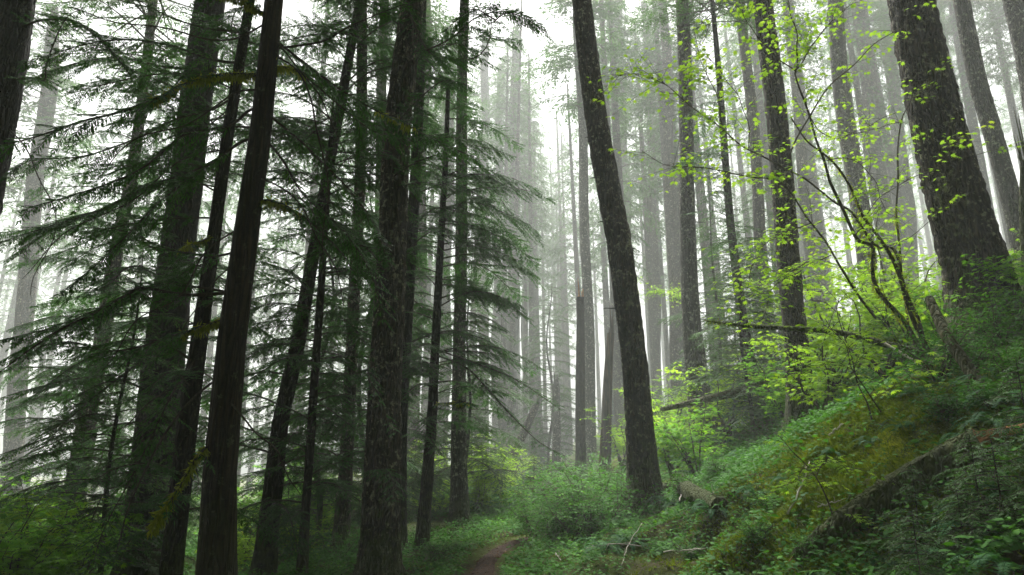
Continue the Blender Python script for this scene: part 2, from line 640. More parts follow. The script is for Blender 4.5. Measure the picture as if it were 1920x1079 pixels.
# ------------------------------------------------------------------ conifer boughs
def bough_geo(pts, r0, side, rng, step=0.07, leaf_step=0.034, leaf=0.085, lw=0.016, start=0.15, drop=0.12, droop=0.22, bare=0.0, wood=None, fol=None, hang=0.25, sides=6):
    """a bough along a curve: side sprays left and right in a drooping plane, each set with leaflets"""
    wood = wood or Geo()
    fol = fol or Geo()
    M = 26
    c, L = resample(pts, M)
    tt = np.linspace(0, 1, M)
    c = c + 0.012 * L * np.stack([np.sin(tt * 9 + rng.uniform(0, 6)), np.sin(tt * 7 + rng.uniform(0, 6)), np.sin(tt * 8 + rng.uniform(0, 6))], 1) * tt[:, None]
    wood.tube(c, r0 * (1 - tt) ** 0.8 + 0.0025, sides)
    T = nrm(np.gradient(c, axis=0))
    n = max(6, int(L * (1 - start) / step))
    t = start + (1 - start) * (np.arange(n) + rng.uniform(0, 1, n)) / n
    if bare > 0:   # leave stretches of the bough bare
        ph = rng.uniform(0, 6.28)
        keep = rng.uniform(0, 1, n) > bare * (0.55 + 0.45 * np.sin(t * 11 + ph))
        t = t[keep]
        n = len(t)
    if n == 0:
        return wood, fol
    sg = np.where(np.arange(n) % 2 == 0, 1.0, -1.0)
    B = np.stack([np.interp(t, tt, c[:, k]) for k in range(3)], 1)
    Tn = nrm(np.stack([np.interp(t, tt, T[:, k]) for k in range(3)], 1))
    S = nrm(np.cross(Tn, [0, 0, 1.0]))
    a = rng.uniform(0.7, 1.2, n)
    D = nrm(Tn * np.cos(a)[:, None] + S * (sg * np.sin(a))[:, None] + np.c_[np.zeros((n, 2)), rng.uniform(-0.38, 0.12, n)])
    bl = side * (np.minimum(1, t / 0.35) * (1 - t) ** 0.55 + 0.16) * rng.uniform(0.45, 1.15, n)
    u = np.linspace(0, 1, 5)
    R = B[:, None] + D[:, None] * (bl[:, None] * u)[..., None]
    R[..., 2] -= droop / side * (bl[:, None] * u) ** 2
    wood.twigs(R, np.array([0.0034, 0.003, 0.0024, 0.0018, 0.001]) * (1 + r0 * 20))
    K = max(2, int(bl.max() / leaf_step))
    s = (np.arange(K)[None] + rng.uniform(0.1, 0.9, (n, K))) * leaf_step
    ok = s < bl[:, None]
    side2 = nrm(np.cross(D, [0, 0, 1.0]))
    for sg2 in (1.0, -1.0):
        m = ok & (rng.uniform(0, 1, (n, K)) > drop)
        ii, kk = np.nonzero(m)
        ss = s[ii, kk]
        pb = B[ii] + D[ii] * ss[:, None]
        pb[:, 2] -= droop / side * ss ** 2
        an = rng.uniform(0.55, 1.05, len(ii))
        sl = -2 * droop / side * ss
        dd = D[ii] * np.cos(an)[:, None] + side2[ii] * (sg2 * np.sin(an))[:, None]
        dd[:, 2] += sl * 0.7 - hang * rng.uniform(0.2, 1.6, len(ii))
        up = np.tile([0, 0, 1.0], (len(ii), 1)) + rng.normal(0, 0.35, (len(ii), 3))
        fol.kites(pb, dd, np.cross(nrm(dd), up), leaf * rng.uniform(0.55, 1.15, len(ii)) * (1.1 - 0.55 * ss / bl[ii]), lw * rng.uniform(0.7, 1.2, len(ii)))
    # the sprays' tips
    tip = R[:, -1]
    fol.kites(tip, R[:, -1] - R[:, -2], side2, leaf * 0.9, lw)
    return wood, fol


BOUGHS = []          # shared bough meshes, tip at (1, 0, 0) times its length


def make_bough_templates():
    for i in range(9):
        rng = np.random.RandomState(100 + i)
        L = 2.4
        sag = [0.10, 0.15, 0.2, 0.12, 0.17, 0.08, 0.14, 0.2, 0.1][i]
        x = np.linspace(0, 1, 6)
        pts = np.c_[x * L, 0.05 * L * np.sin(x * 4 + i) * x, sag * L * np.sin(x * math.pi) * (1 - 0.3 * x)]
        w, f = bough_geo(pts, 0.017, 0.74, rng, 0.044, 0.019, 0.10, 0.0165, start=0.14, bare=[0.1, 0.5, 0.25, 0.6, 0.2, 0.4, 0.15, 0.3, 0.55][i])
        BOUGHS.append((w.mesh('bough', M_TWIG, True), f.mesh('foliage', M_FOL_NEAR), L))


make_bough_templates()


def rot_to(d):
    """euler turning +X to d with Z kept upward"""
    d = nrm(d)
    yaw = math.atan2(d[1], d[0])
    pit = -math.asin(max(-1, min(1, d[2])))
    return (0.0, pit, yaw)


def put_bough(root, p0, p1, rng, k=None, mat=None):
    """a bough of the tree root from p0 (at the trunk) to p1 (its tip), both in the world"""
    k = rng.randint(len(BOUGHS)) if k is None else k
    wm, fm, L = BOUGHS[k]
    d = np.asarray(p1) - np.asarray(p0)
    s = np.linalg.norm(d) / L
    w = obj('bough', wm, root)
    w.location = np.asarray(p0) - np.asarray(root.location)
    e = rot_to(d)
    w.rotation_euler = (rng.uniform(-0.35, 0.35), e[1], e[2])
    w.scale = (s, s * rng.uniform(0.85, 1.2), s)
    obj('foliage', fm, w)
    return w


def moss_geo(pts, r, rng, n=260, ln=0.10, g=None):
    """moss wrapped round a limb and hanging from it"""
    g = g or Geo()
    c, L = resample(pts, 30)
    t = rng.uniform(0, 1, n)
    B = np.stack([np.interp(t, np.linspace(0, 1, 30), c[:, k]) for k in range(3)], 1)
    off = nrm(rng.normal(0, 1, (n, 3)))
    env = 0.5 + 0.5 * np.sin(t * 13 + rng.uniform(0, 6)) * np.sin(t * 5 + 1)
    B = B + off * r * 0.7
    D = off * 0.5 + np.c_[rng.normal(0, .15, (n, 2)), -rng.uniform(0.1, 1.6, n)]
    g.kites(B, D, nrm(rng.normal(0, 1, (n, 3))), ln * rng.uniform(0.3, 1.1, n) * (0.35 + env), 0.018 * rng.uniform(.6, 1.4, n))
    return g


# crown meshes for whole trees: many boughs round a bare axis, base at z = 0
CROWNS = []


def make_crowns():
    for i in range(8):
        rng = np.random.RandomState(200 + i)
        fine = i >= 5
        w, f = Geo(), Geo()
        Hc = 20.0
        nb = 110 if fine else 92
        for j in range(nb):
            t = (j + rng.uniform(0, 1)) / nb
            z = Hc * t ** 0.9
            R = (3.6 * (1 - t) ** 0.7 + 0.3) * rng.uniform(0.55, 1.1) * min(1.0, 0.5 + 3 * t)
            a = rng.uniform(0, 2 * math.pi)
            d = np.array([math.cos(a), math.sin(a), 0])
            dz = -R * rng.uniform(0.1, 0.4)
            x = np.linspace(0, 1, 4)
            pts = d * (x * R)[:, None] + np.c_[np.zeros((4, 2)), z + dz * x + 0.12 * R * np.sin(x * math.pi)]
            bough_geo(pts, 0.03, 0.34 * R, rng, 0.13 if fine else 0.17, 0.06 if fine else 0.10, 0.20 if fine else 0.32, 0.034 if fine else 0.085, start=0.2, wood=w, fol=f, droop=0.3, sides=3, bare=0.25)
        CROWNS.append((w, f))


make_crowns()
CROWN_MESH = []
for w_, f_ in CROWNS:
    g_ = Geo()
    g_.add(np.vstack(w_.v), np.vstack(w_.q), np.vstack(w_.t), 0)
    g_.add(np.vstack(f_.v), np.vstack(f_.q), None, 1)
    CROWN_MESH.append(g_.mesh('crown', [M_TWIG, M_FOL]))


# ------------------------------------------------------------------ trunks
def trunk_geo(c, r, rng, sides, rough, flare):
    """trunk along c with radii r: uneven, ribbed, flared at the foot"""
    n = len(c)
    th = np.arange(sides) * 2 * math.pi / sides
    z = np.r_[0, np.cumsum(np.linalg.norm(np.diff(c, axis=0), axis=1))]
    Zg, Th = np.meshgrid(z, th, indexing='ij')
    d = np.zeros_like(Zg)
    for k in range(5):
        kk = rng.randint(2, 5)
        d += 0.22 * np.sin(kk * Th + rng.uniform(0, 6) + 0.35 * Zg * rng.uniform(-1, 1)) * np.sin(Zg * rng.uniform(0.3, 1.3) + rng.uniform(0, 6))
    for k in range(7):
        kk = rng.randint(8, 22)
        d += 0.2 * np.sin(kk * Th + rng.uniform(0, 6) + np.sin(Zg * rng.uniform(1, 4)) * 1.3) * np.sin(Zg * rng.uniform(1, 6) + rng.uniform(0, 6))
    d += rng.normal(0, 0.35, Zg.shape)
    lob = 1 + 0.25 * np.sin(Th * 3 + rng.uniform(0, 6)) + 0.2 * np.sin(Th * 5 + rng.uniform(0, 6))
    R = r[:, None] * (1 + rough * d) + flare * r[:, None] * np.exp(-np.maximum(Zg - 0.15, 0) / 0.38) * lob
    v = np.stack([c[:, 0][:, None] + R * np.cos(Th), c[:, 1][:, None] + R * np.sin(Th), np.broadcast_to(c[:, 2][:, None], Th.shape)], -1)
    i = np.arange(n - 1)[:, None] * sides
    j = np.arange(sides)[None]
    k = (j + 1) % sides
    q = np.stack([i + j, i + k, i + sides + k, i + sides + j], -1).reshape(-1, 4)
    g = Geo()
    g.add(v.reshape(-1, 3), q)
    g.add(np.vstack([v[-1], c[-1:] + [0, 0, 0.03]]), None, np.stack([np.arange(sides), (np.arange(sides) + 1) % sides, np.full(sides, sides)], 1))
    return g


class Tree:
    pass


TREES = {}


def tree(key, label, Y, pts, mat, top=None, crown=None, name='fir_tree', group=None, cat='tree', flare=0.35, rough=0.05, broken=False, seed=None, short=None, crown_scale=1.5, top_r=0.35):
    """a trunk through picture points (x, y, width in picture pixels) in the plane Y metres ahead"""
    rng = np.random.RandomState(seed if seed is not None else abs(hash(key)) % 1000 if isinstance(key, int) else sum(map(ord, key)) * 7 % 9973)
    pts = sorted(pts, key=lambda p: -p[1])
    W = np.array([P(px, py, Y) for px, py, w in pts])
    rad = np.array([0.5 * w / FPX * ((W[i] - CAM) @ FW) for i, (px, py, w) in enumerate(pts)])
    if len(pts) == 1:
        raise ValueError(key)
    # down to the ground
    d = (W[0] - W[1]) / (W[0][2] - W[1][2])
    for _ in range(4):
        gz = float(H(W[0][0], Y)) - 0.15
        if W[0][2] > gz + 0.02:
            d = (W[1] - W[0]) / (W[1][2] - W[0][2])
            x = W[0] + d * (gz - W[0][2])
            gz = float(H(x[0], Y)) - 0.15
            x = W[0] + d * (gz - W[0][2])
            W = np.vstack([x, W])
            rad = np.r_[rad[0] * 1.04, rad]
        elif W[0][2] < gz - 0.02:
            k = (gz - W[0][2]) / (W[1][2] - W[0][2])
            if k < 0.95:
                W[0] = W[0] + (W[1] - W[0]) * k
            else:
                W, rad = W[1:], rad[1:]
    base_z = W[0][2]
    if top is None:
        top = max(26.0, W[-1][2] + 6)
    if not broken and W[-1][2] < base_z + top:
        d = (W[-1] - W[-2]) / (W[-1][2] - W[-2][2])
        h = base_z + top - W[-1][2]
        slope = min(0.6, top_r) * rad[-1]
        for f in (0.35, 0.7, 1.0):
            pass
        add = np.array([W[-1] + d * h * f * np.array([1 - 0.3 * f, 1 - .3 * f, 1]) for f in (0.35, 0.7, 1.0)])
        W = np.vstack([W, add])
        rad = np.r_[rad, rad[-1] + (slope - rad[-1]) * np.array([0.3, 0.65, 1.0])]
    depth = Y
    ds = 0.07 if depth < 11 else 0.11 if depth < 16 else 0.2 if depth < 30 else 0.4
    sides = 44 if depth < 11 else 30 if depth < 16 else 20 if depth < 30 else 12
    zz = np.arange(W[0][2], W[-1][2], ds)
    hi = zz > CAMZ + Y * 0.85 + 1.5           # above what the camera could see: coarser
    zz = np.r_[zz[~hi], zz[hi][::6]]
    c = np.stack([np.interp(zz, W[:, 2], W[:, k]) for k in range(3)], 1)
    # smooth the bends and add a slight wander
    r = np.interp(zz, W[:, 2], rad)
    c[:, 0] += 0.25 * r * np.sin(zz * 0.5 + rng.uniform(0, 6))
    c[:, 1] += 0.25 * r * np.sin(zz * 0.4 + rng.uniform(0, 6))
    root = thing(name, label, cat, tuple(W[0]), 0.0, group)
    g = trunk_geo(c - W[0], r, rng, sides, rough, flare)
    if broken:      # a jagged splintered top
        g2 = Geo()
        for k in range(9):
            a = rng.uniform(0, 6.28)
            b = c[-1] - W[0] + r[-1] * 0.62 * np.array([math.cos(a), math.sin(a), 0]) + [0, 0, -0.1]
            g2.tube([b, b + [rng.uniform(-.05, .05), rng.uniform(-.05, .05), rng.choice([0.15, 0.3, 0.5, 1.1]) * rng.uniform(.7, 1.3)]], [r[-1] * 0.36, r[-1] * 0.05], 5)
        obj('broken_top', g2.mesh('broken_top', M_ORANGE if broken == 'orange' else mat), root)
    obj('trunk', g.mesh('trunk', mat, True), root)
    if key in ('centre', 'right_near', 'big_right', 'main_left', 'path_trunk', 'right_mid'):      # roots running out over the ground
        for k in range(7):
            a = k * 2 * math.pi / 7 + rng.uniform(-.3, .3)
            q_ = []
            for f, up in ((0.55, 0.50), (1.05, 0.20), (1.6, 0.07), (2.3, 0.0), (3.0, -0.06)):
                a2 = a + 0.15 * f * math.sin(k * 2.1)
                x_, y_ = c[0][0] + f * rad[0] * math.cos(a2), c[0][1] + f * rad[0] * math.sin(a2)
                q_.append((x_ - W[0][0], y_ - W[0][1], float(H(x_, y_)) + up * min(1.0, rad[0] / 0.3) - W[0][2]))
            cc, _ = resample(q_, 14)
            gr = Geo()
            gr.tube(cc, rad[0] * np.linspace(0.34, 0.10, 14) * (1 + rng.normal(0, .06, 14)), 9)
            obj('root', gr.mesh('root', mat, True), root)
    t = Tree()
    t.root, t.c, t.r, t.Y, t.rng, t.W0 = root, c, r, Y, rng, W[0]
    t.short = short or label
    TREES[key] = t
    if crown is not None:
        k, zb = crown
        zb = zb + 2.5 if Y < 22 else zb
        cm = obj('crown', CROWN_MESH[5 + k % 3 if Y < 32 else k % 5], root)
        top_h = zz[-1] - W[0][2]
        j = int(np.argmin(np.abs(c[:, 2] - (W[0][2] + zb))))
        je = len(c) - 1
        ax = nrm(c[je] - c[j])
        cm.location = c[j] - W[0]
        sc = (top_h - zb + 0.6) / 20.0
        if Y < 21:
            crown_scale *= 1.3 if pts[0][0] < 960 else 0.8  # near crowns shaped for shade: widened at left, narrowed at right
        cm.scale = (crown_scale * max(sc, .7), crown_scale * max(sc, .7), sc)
        cm.rotation_euler = (-math.asin(ax[1]), math.asin(ax[0]), 0)
        # spin about the trunk by using another mesh variant per tree
    bx, by = proj(W[0])
    t.px = bx
    print('tree %-12s base px %.0f,%.0f  wanted y %d  dia %.2f' % (key, bx, by, pts[0][1], 2 * rad[0]))
    return t


def at_trunk(t, z):
    return np.array([np.interp(z, t.c[:, 2], t.c[:, k]) for k in range(3)])


def ring_boughs(t, z0, z1, n, Lr, drop=(-0.35, 0.05), az=None, ks=None):
    """n boughs round the trunk between two heights above its foot"""
    rng = t.rng
    for i in range(n):
        z = t.W0[2] + z0 + (z1 - z0) * (i + rng.uniform(0, 1)) / n
        p0 = at_trunk(t, z)
        a = rng.uniform(0, 2 * math.pi) if az is None else rng.uniform(*az)
        L = rng.uniform(*Lr)
        d = np.array([math.cos(a), math.sin(a), rng.uniform(*drop)])
        put_bough(t.root, p0, p0 + d * L, rng, None if ks is None else ks[rng.randint(len(ks))])


# (key, label, distance, [(x, y, width)], bark, keyword arguments)
tree('edge_left', 'dark trunk cut by the left edge at the top corner', 9.5, [(-150, 900, 95), (-12, 180, 84), (18, 0, 76)], M_FIR_DARK, crown=(0, 13), short='the trunk at the left edge')
tree('wide_left', 'widest hazy dark trunk behind the bare-stemmed pair on the left', 13.5, [(268, 1000, 82), (289, 800, 74), (303, 700, 74), (333, 500, 60), (356, 350, 58), (390, 0, 53)], M_FIR_DARK, crown=(1, 14), short='the wide left trunk')
tree('hazy_left', 'grey hazy trunk leaning between the left edge and the widest left trunk', 19, [(138, 900, 36), (165, 760, 32), (195, 640, 28), (225, 450, 23), (245, 350, 21), (275, 100, 17)], M_FIR, crown=(2, 12), short='the grey hazy left trunk')
tree('thin_left', 'slim dark leaning trunk just left of the smooth brown foreground trunk', 9, [(326, 990, 38), (351, 790, 36), (375, 640, 30), (403, 450, 24), (430, 250, 21), (465, 30, 17)], M_FIR_DARK, crown=(3, 11), top=18, short='the slim leaning trunk')
tree('front_left', 'smooth brown foreground trunk with mossy limbs, nearest on the left', 7, [(410, 1079, 70), (412, 890, 60), (431, 640, 52), (455, 450, 45), (484, 250, 39), (512, 0, 33)], bark('cedar_bark', (0.013, 0.0085, 0.005), (0.058, 0.036, 0.021), (0.11, 0.12, 0.07), 0.3, stretch=0.08, plate=22, bump=0.6, moss_amt=0.15), name='cedar_tree', top=16, crown=(4, 9.5), rough=0.02, flare=0.15, short='the smooth brown trunk')
tree('lean_mid_left', 'leaning dark trunk between the smooth brown trunk and the big mossy-footed trunk', 12.5, [(490, 1060, 42), (497, 990, 38), (523, 790, 30), (560, 640, 27), (590, 480, 23), (640, 200, 18)], M_FIR_DARK, crown=(0, 12), top=20, short='the leaning dark trunk')
tree('pole_left', 'thinnest dark pole standing right of the leaning dark trunk', 11.5, [(570, 1030, 18), (575, 940, 16), (590, 690, 15), (608, 430, 12), (622, 240, 8)], M_FIR_DARK, name='hemlock_tree', top=8.5, short='the thin dark pole')
tree('straight_mid_left', 'straight grey trunk behind the left side of the big mossy-footed trunk', 15.5, [(635, 1035, 32), (648, 890, 26), (660, 690, 23), (674, 350, 21), (677, 100, 19)], M_FIR, crown=(1, 14), short='the straight grey trunk')
tree('main_left', 'big rough-barked trunk left of the path with green mossy foot', 10.2, [(704, 1079, 76), (706, 990, 70), (714, 740, 60), (736, 450, 53), (749, 250, 51), (772, 50, 45)], M_FIR, crown=(2, 13), short='the big trunk left of the path', rough=0.075)
tree('behind_main', 'dark trunk half hidden behind the right side of the big trunk left of the path', 14.5, [(750, 985, 30), (755, 790, 25), (768, 500, 22), (778, 300, 20)], M_FIR_DARK, crown=(3, 13), short='the half hidden trunk')
tree('pole_mid', 'slender nearly black pole bending up beside the path, left of the lichened trunk', 14.5, [(793, 970, 24), (812, 760, 19), (824, 540, 14), (836, 300, 10), (840, 150, 7)], M_FIR_DARK, name='hemlock_tree', top=10.5, short='the slender black pole')
tree('path_trunk', 'grey lichened trunk standing at the path bend left of centre', 17, [(866, 975, 37), (863, 880, 31), (861, 790, 28), (859, 640, 24), (864, 400, 22), (869, 150, 20)], M_FIR_PALE, crown=(4, 14), short='the lichened trunk at the path bend')
tree('centre_far', 'tall grey trunk rising in the fog left of the bright gap', 59.6, [(960, 890, 25), (961, 690, 22), (964, 400, 20), (967, 60, 17)], M_FIR_PALE, crown=(0, 30), top=42, short='the tall trunk by the bright gap')
tree('centre_far_slim', 'slim grey trunk in fog just left of the tall trunk by the gap', 69.2, [(929, 890, 20), (931, 600, 17), (938, 120, 13)], M_FIR_PALE, crown=(1, 28), top=40, short='the slim foggy trunk')
tree('centre_far_faint', 'faint trunk in fog just right of the tall trunk by the gap', 88.4, [(985, 880, 16), (985, 600, 14), (983, 150, 12)], M_FIR, crown=(2, 30), top=42)
tree('centre_far_fainter', 'faintest trunk beside the bright gap, two right of the tall one', 94.8, [(1002, 880, 17), (1001, 600, 14), (999, 250, 12)], M_FIR, crown=(3, 28), top=40)
tree('snag_left', 'grey broken snag in fog right of the lichened trunk', 46.8, [(895, 890, 16), (893, 760, 14), (891, 662, 12)], M_FIR_PALE, broken=True, name='snag', short='the grey broken snag')
tree('snag_mid', 'short pale broken snag behind the path, left of the red topped trunk', 37.2, [(1046, 940, 18), (1044, 820, 16), (1041, 722, 13)], M_FIR_PALE, broken=True, name='snag', short='the short pale snag')
tree('red_top', 'narrow dark broken trunk with an orange splintered top, left of centre fir', 26, [(1091, 890, 20), (1090, 720, 18), (1087, 553, 14)], M_FIR_DARK, broken='orange', name='snag', short='the orange-topped snag')
tree('pale_slim', 'slim pale lichened fir close behind the orange topped snag', 35.6, [(1112, 880, 22), (1105, 700, 20), (1097, 400, 18), (1084, 60, 16)], M_FIR_PALE, crown=(4, 20), top=34, short='the slim pale fir')
tree('brown_snag', 'reddish brown barkless broken snag left of the large centre fir', 24, [(1132, 870, 22), (1139, 740, 18), (1147, 622, 13)], M_RED, broken=True, name='snag', short='the reddish barkless snag')
tree('centre', 'large lichen-flecked leaning fir right of the path in the centre', 13.2, [(1209, 1000, 57), (1202, 890, 54), (1186, 690, 48), (1159, 450, 46), (1126, 250, 42), (1096, 30, 36)], M_FIR, crown=(0, 15), short='the leaning centre fir', flare=0.6, rough=0.075)
tree('right_mid', 'grey fir on the lower slope right of the centre fir', 18.5, [(1322, 835, 58), (1308, 740, 44), (1297, 600, 33), (1288, 300, 27), (1277, 0, 23)], M_FIR_PALE, crown=(1, 17), short='the grey slope fir')
tree('right_near', 'dark fir behind the leafy maple with mossy hummock at its foot', 12.6, [(1508, 745, 46), (1499, 640, 42), (1475, 450, 40), (1454, 250, 37), (1431, 50, 35)], M_FIR, crown=(2, 15), short='the fir behind the maple', flare=0.6, rough=0.07)
tree('big_right', 'biggest dark furrowed fir on the right slope with flared foot', 8.8, [(1850, 620, 114), (1835, 500, 106), (1810, 400, 98), (1778, 250, 90), (1732, 50, 79)], M_FIR, crown=(3, 14), flare=0.75, rough=0.08, short='the biggest right fir')
tree('right_lichen', 'pale lichened fir right of the biggest furrowed fir', 15.5, [(1908, 450, 33), (1885, 350, 31), (1834, 150, 30), (1808, 0, 27)], M_FIR_PALE, crown=(4, 15), short='the pale right fir')
tree('right_corner', 'grey fir trunk cut by the top right corner', 17, [(1985, 450, 50), (1932, 170, 42), (1896, 0, 38)], M_FIR_PALE, crown=(0, 15), short='the top right corner fir')
tree('right_edge', 'mossy thin trunk cut by the right edge beside the biggest fir', 9, [(1935, 620, 26), (1922, 380, 20), (1920, 300, 12)], M_LOG, broken=True, name='snag', short='the mossy right edge snag')
tree('right_back_a', 'hazy grey fir behind the maple, right of the fir behind the maple', 24, [(1640, 640, 34), (1612, 430, 33), (1590, 250, 31), (1568, 0, 27)], M_FIR_PALE, crown=(1, 19), short='the hazy fir behind the maple')
tree('right_back_b', 'foggy fir just right of the hazy fir behind the maple', 43.6, [(1668, 520, 32), (1645, 320, 30), (1612, 0, 26)], M_FIR, crown=(2, 20), top=34, short='the foggy fir')
tree('right_back_c', 'faint fir in fog between the foggy fir and the biggest fir', 53.2, [(1712, 520, 26), (1690, 300, 24), (1655, 0, 21)], M_FIR, crown=(3, 20), top=34)
tree('right_back_d', 'narrow hazy fir between the grey slope fir and the fir behind the maple', 26, [(1445, 690, 22), (1430, 500, 22), (1412, 250, 20), (1390, 0, 18)], M_FIR, crown=(4, 19), short='the narrow hazy fir')
tree('right_back_e', 'dim trunk close left of the grey slope fir', 42, [(1275, 800, 26), (1268, 600, 22), (1255, 250, 19), (1243, 0, 17)], M_FIR, crown=(0, 20), top=34, short='the dim trunk')
tree('right_back_f', 'faint trunk between the centre fir and the dim trunk', 56.4, [(1236, 800, 18), (1228, 500, 16), (1218, 200, 14), (1208, 0, 13)], M_FIR, crown=(1, 20), top=38)
tree('right_back_g', 'faintest tall trunk just right of the centre fir near the top', 72.4, [(1190, 820, 20), (1175, 400, 17), (1158, 0, 15)], M_FIR, crown=(2, 18), top=42)
tree('right_back_h', 'mossy dark slim trunk on the slope just right of the small dark hemlock', 17.5, [(1412, 705, 22), (1392, 590, 18), (1372, 420, 15), (1352, 200, 12)], M_FIR_DARK, crown=(3, 9), top=15)
tree('right_back_i', 'hazy slim fir right of the fir behind the maple', 37.2, [(1530, 600, 22), (1508, 350, 20), (1478, 0, 17)], M_FIR, crown=(3, 19), top=34)
tree('right_back_j', 'far fir in fog left of the pale right fir', 61.2, [(1830, 400, 20), (1790, 180, 18), (1752, 0, 16)], M_FIR, crown=(4, 18), top=34)
tree('left_back_a', 'hazy fir seen between the straight grey trunk and the big trunk left of the path', 26, [(700, 960, 28), (706, 600, 24), (716, 200, 20)], M_FIR, crown=(0, 18), top=32)
tree('left_back_b', 'hazy fir right behind the big trunk left of the path near the top', 34, [(772, 950, 30), (784, 500, 26), (797, 60, 22)], M_FIR, crown=(1, 18), top=34)
tree('left_back_c', 'foggy fir between the slender black pole and the lichened trunk', 50, [(829, 930, 24), (836, 500, 21), (848, 100, 17)], M_FIR_PALE, crown=(2, 18), top=36)
tree('left_back_d', 'foggy fir directly behind the lichened trunk, showing at its right', 66, [(904, 900, 20), (906, 500, 18), (911, 60, 15)], M_FIR_PALE, crown=(3, 26), top=40)
tree('left_back_e', 'faint fir in bright fog near the left edge', 37.2, [(20, 900, 34), (52, 500, 30), (95, 100, 26)], M_FIR, crown=(4, 16), top=32)

# far firs lost in the fog
rf = np.random.RandomState(42)
FAR = []
cand = 0
while len(FAR) < 130 and cand < 3000:
    cand += 1
    Yf = rf.uniform(42, 125)
    px = rf.uniform(-150, 2080)
    if 1010 < px < 1074 and Yf < 72:
        continue
    if px < 420 and Yf < 52:
        continue
    if any(abs(px - q[0]) < 11 and abs(Yf - q[1]) < 18 for q in FAR):
        continue
    FAR.append((px, Yf))
for q in [(1140, 62), (1172, 46), (1222, 58), (1262, 70), (1335, 48), (1352, 64), (1418, 60), (1462, 44), (1548, 50), (1562, 66), (1632, 58), (1684, 72), (1700, 50), (1770, 60), (1020, 84), (1050, 92), (1034, 110), (1064, 78), (950, 74), (915, 82), (880, 64), (1008, 70)]:
    FAR.append(q)
for i, (px, Yf) in enumerate(sorted(FAR)):
    x = (px - 960) / FPX * Yf * 1.03
    z = float(H(x, Yf))
    dia = rf.uniform(0.5, 0.95)
    Ht = rf.uniform(32, 44)
    lean = rf.uniform(-0.02, 0.02) + (-0.010 if px > 960 else 0.010)
    g = Geo()
    zz = np.linspace(-0.3, Ht, 14)
    g.tube(np.c_[lean * zz, 0 * zz, zz], dia * 0.5 * (1 - 0.75 * np.clip(zz / Ht, 0, 1)), 10)
    bx, _b = proj((x, Yf, z))
    lab = 'far grey fir trunk almost lost in the fog, one of many behind the nearer trees'
    root = thing('fir_tree', lab, 'tree', (x, Yf, z), 0, 'far firs lost in the fog')
    obj('trunk', g.mesh('trunk', M_FIR, True), root)
    zb = rf.uniform(10, 24)
    cm = obj('crown', CROWN_MESH[rf.randint(5)], root)
    cm.location = (lean * zb, 0, zb)
    s = (Ht - zb) / 20
    cm.scale = (0.9, 0.9, s)
    cm.rotation_euler = (0, 0, rf.uniform(0, 6.28))

# unseen trees added round and behind the camera to keep the foreground in deep shade
def build_shade_canopy():
    rng = np.random.RandomState(88)
    g = Geo()
    spots = []
    tries = 0
    while len(spots) < 60 and tries < 4000:
        tries += 1
        x, y = rng.uniform(-24, 22), rng.uniform(-17, 7)
        if y > -1.5 and abs(x) < 5 + 1.0 * (y + 1.5):
            continue
        if any((x - q[0]) ** 2 + (y - q[1]) ** 2 < 11 for q in spots):
            continue
        spots.append((x, y))
    for i, (x, y) in enumerate(spots):
        w, f = CROWNS[i % 5]
        a = rng.uniform(0, 6.28)
        R = np.array([[math.cos(a), -math.sin(a), 0], [math.sin(a), math.cos(a), 0], [0, 0, 1]])
        z0 = float(H(x, y))
        zb = rng.uniform(8, 12)
        sc = np.array([1.5, 1.5, 1.0])
        g.add(np.vstack(f.v) * sc @ R.T + [x, y, z0 + zb], np.vstack(f.q), None, 1)
        zz = np.linspace(-0.3, zb + 18, 8)
        g.tube(np.c_[x + 0 * zz, y + 0 * zz, z0 + zz], 0.35 * (1 - 0.7 * np.clip(zz / 30, 0, 1)), 10)
    o = obj('shade_canopy', g.mesh('shade_canopy', [M_FIR_DARK, M_FOL]))
    o['kind'] = 'stuff'
    o['label'] = 'unseen tree crowns added round the viewer to shade the foreground'


build_shade_canopy()

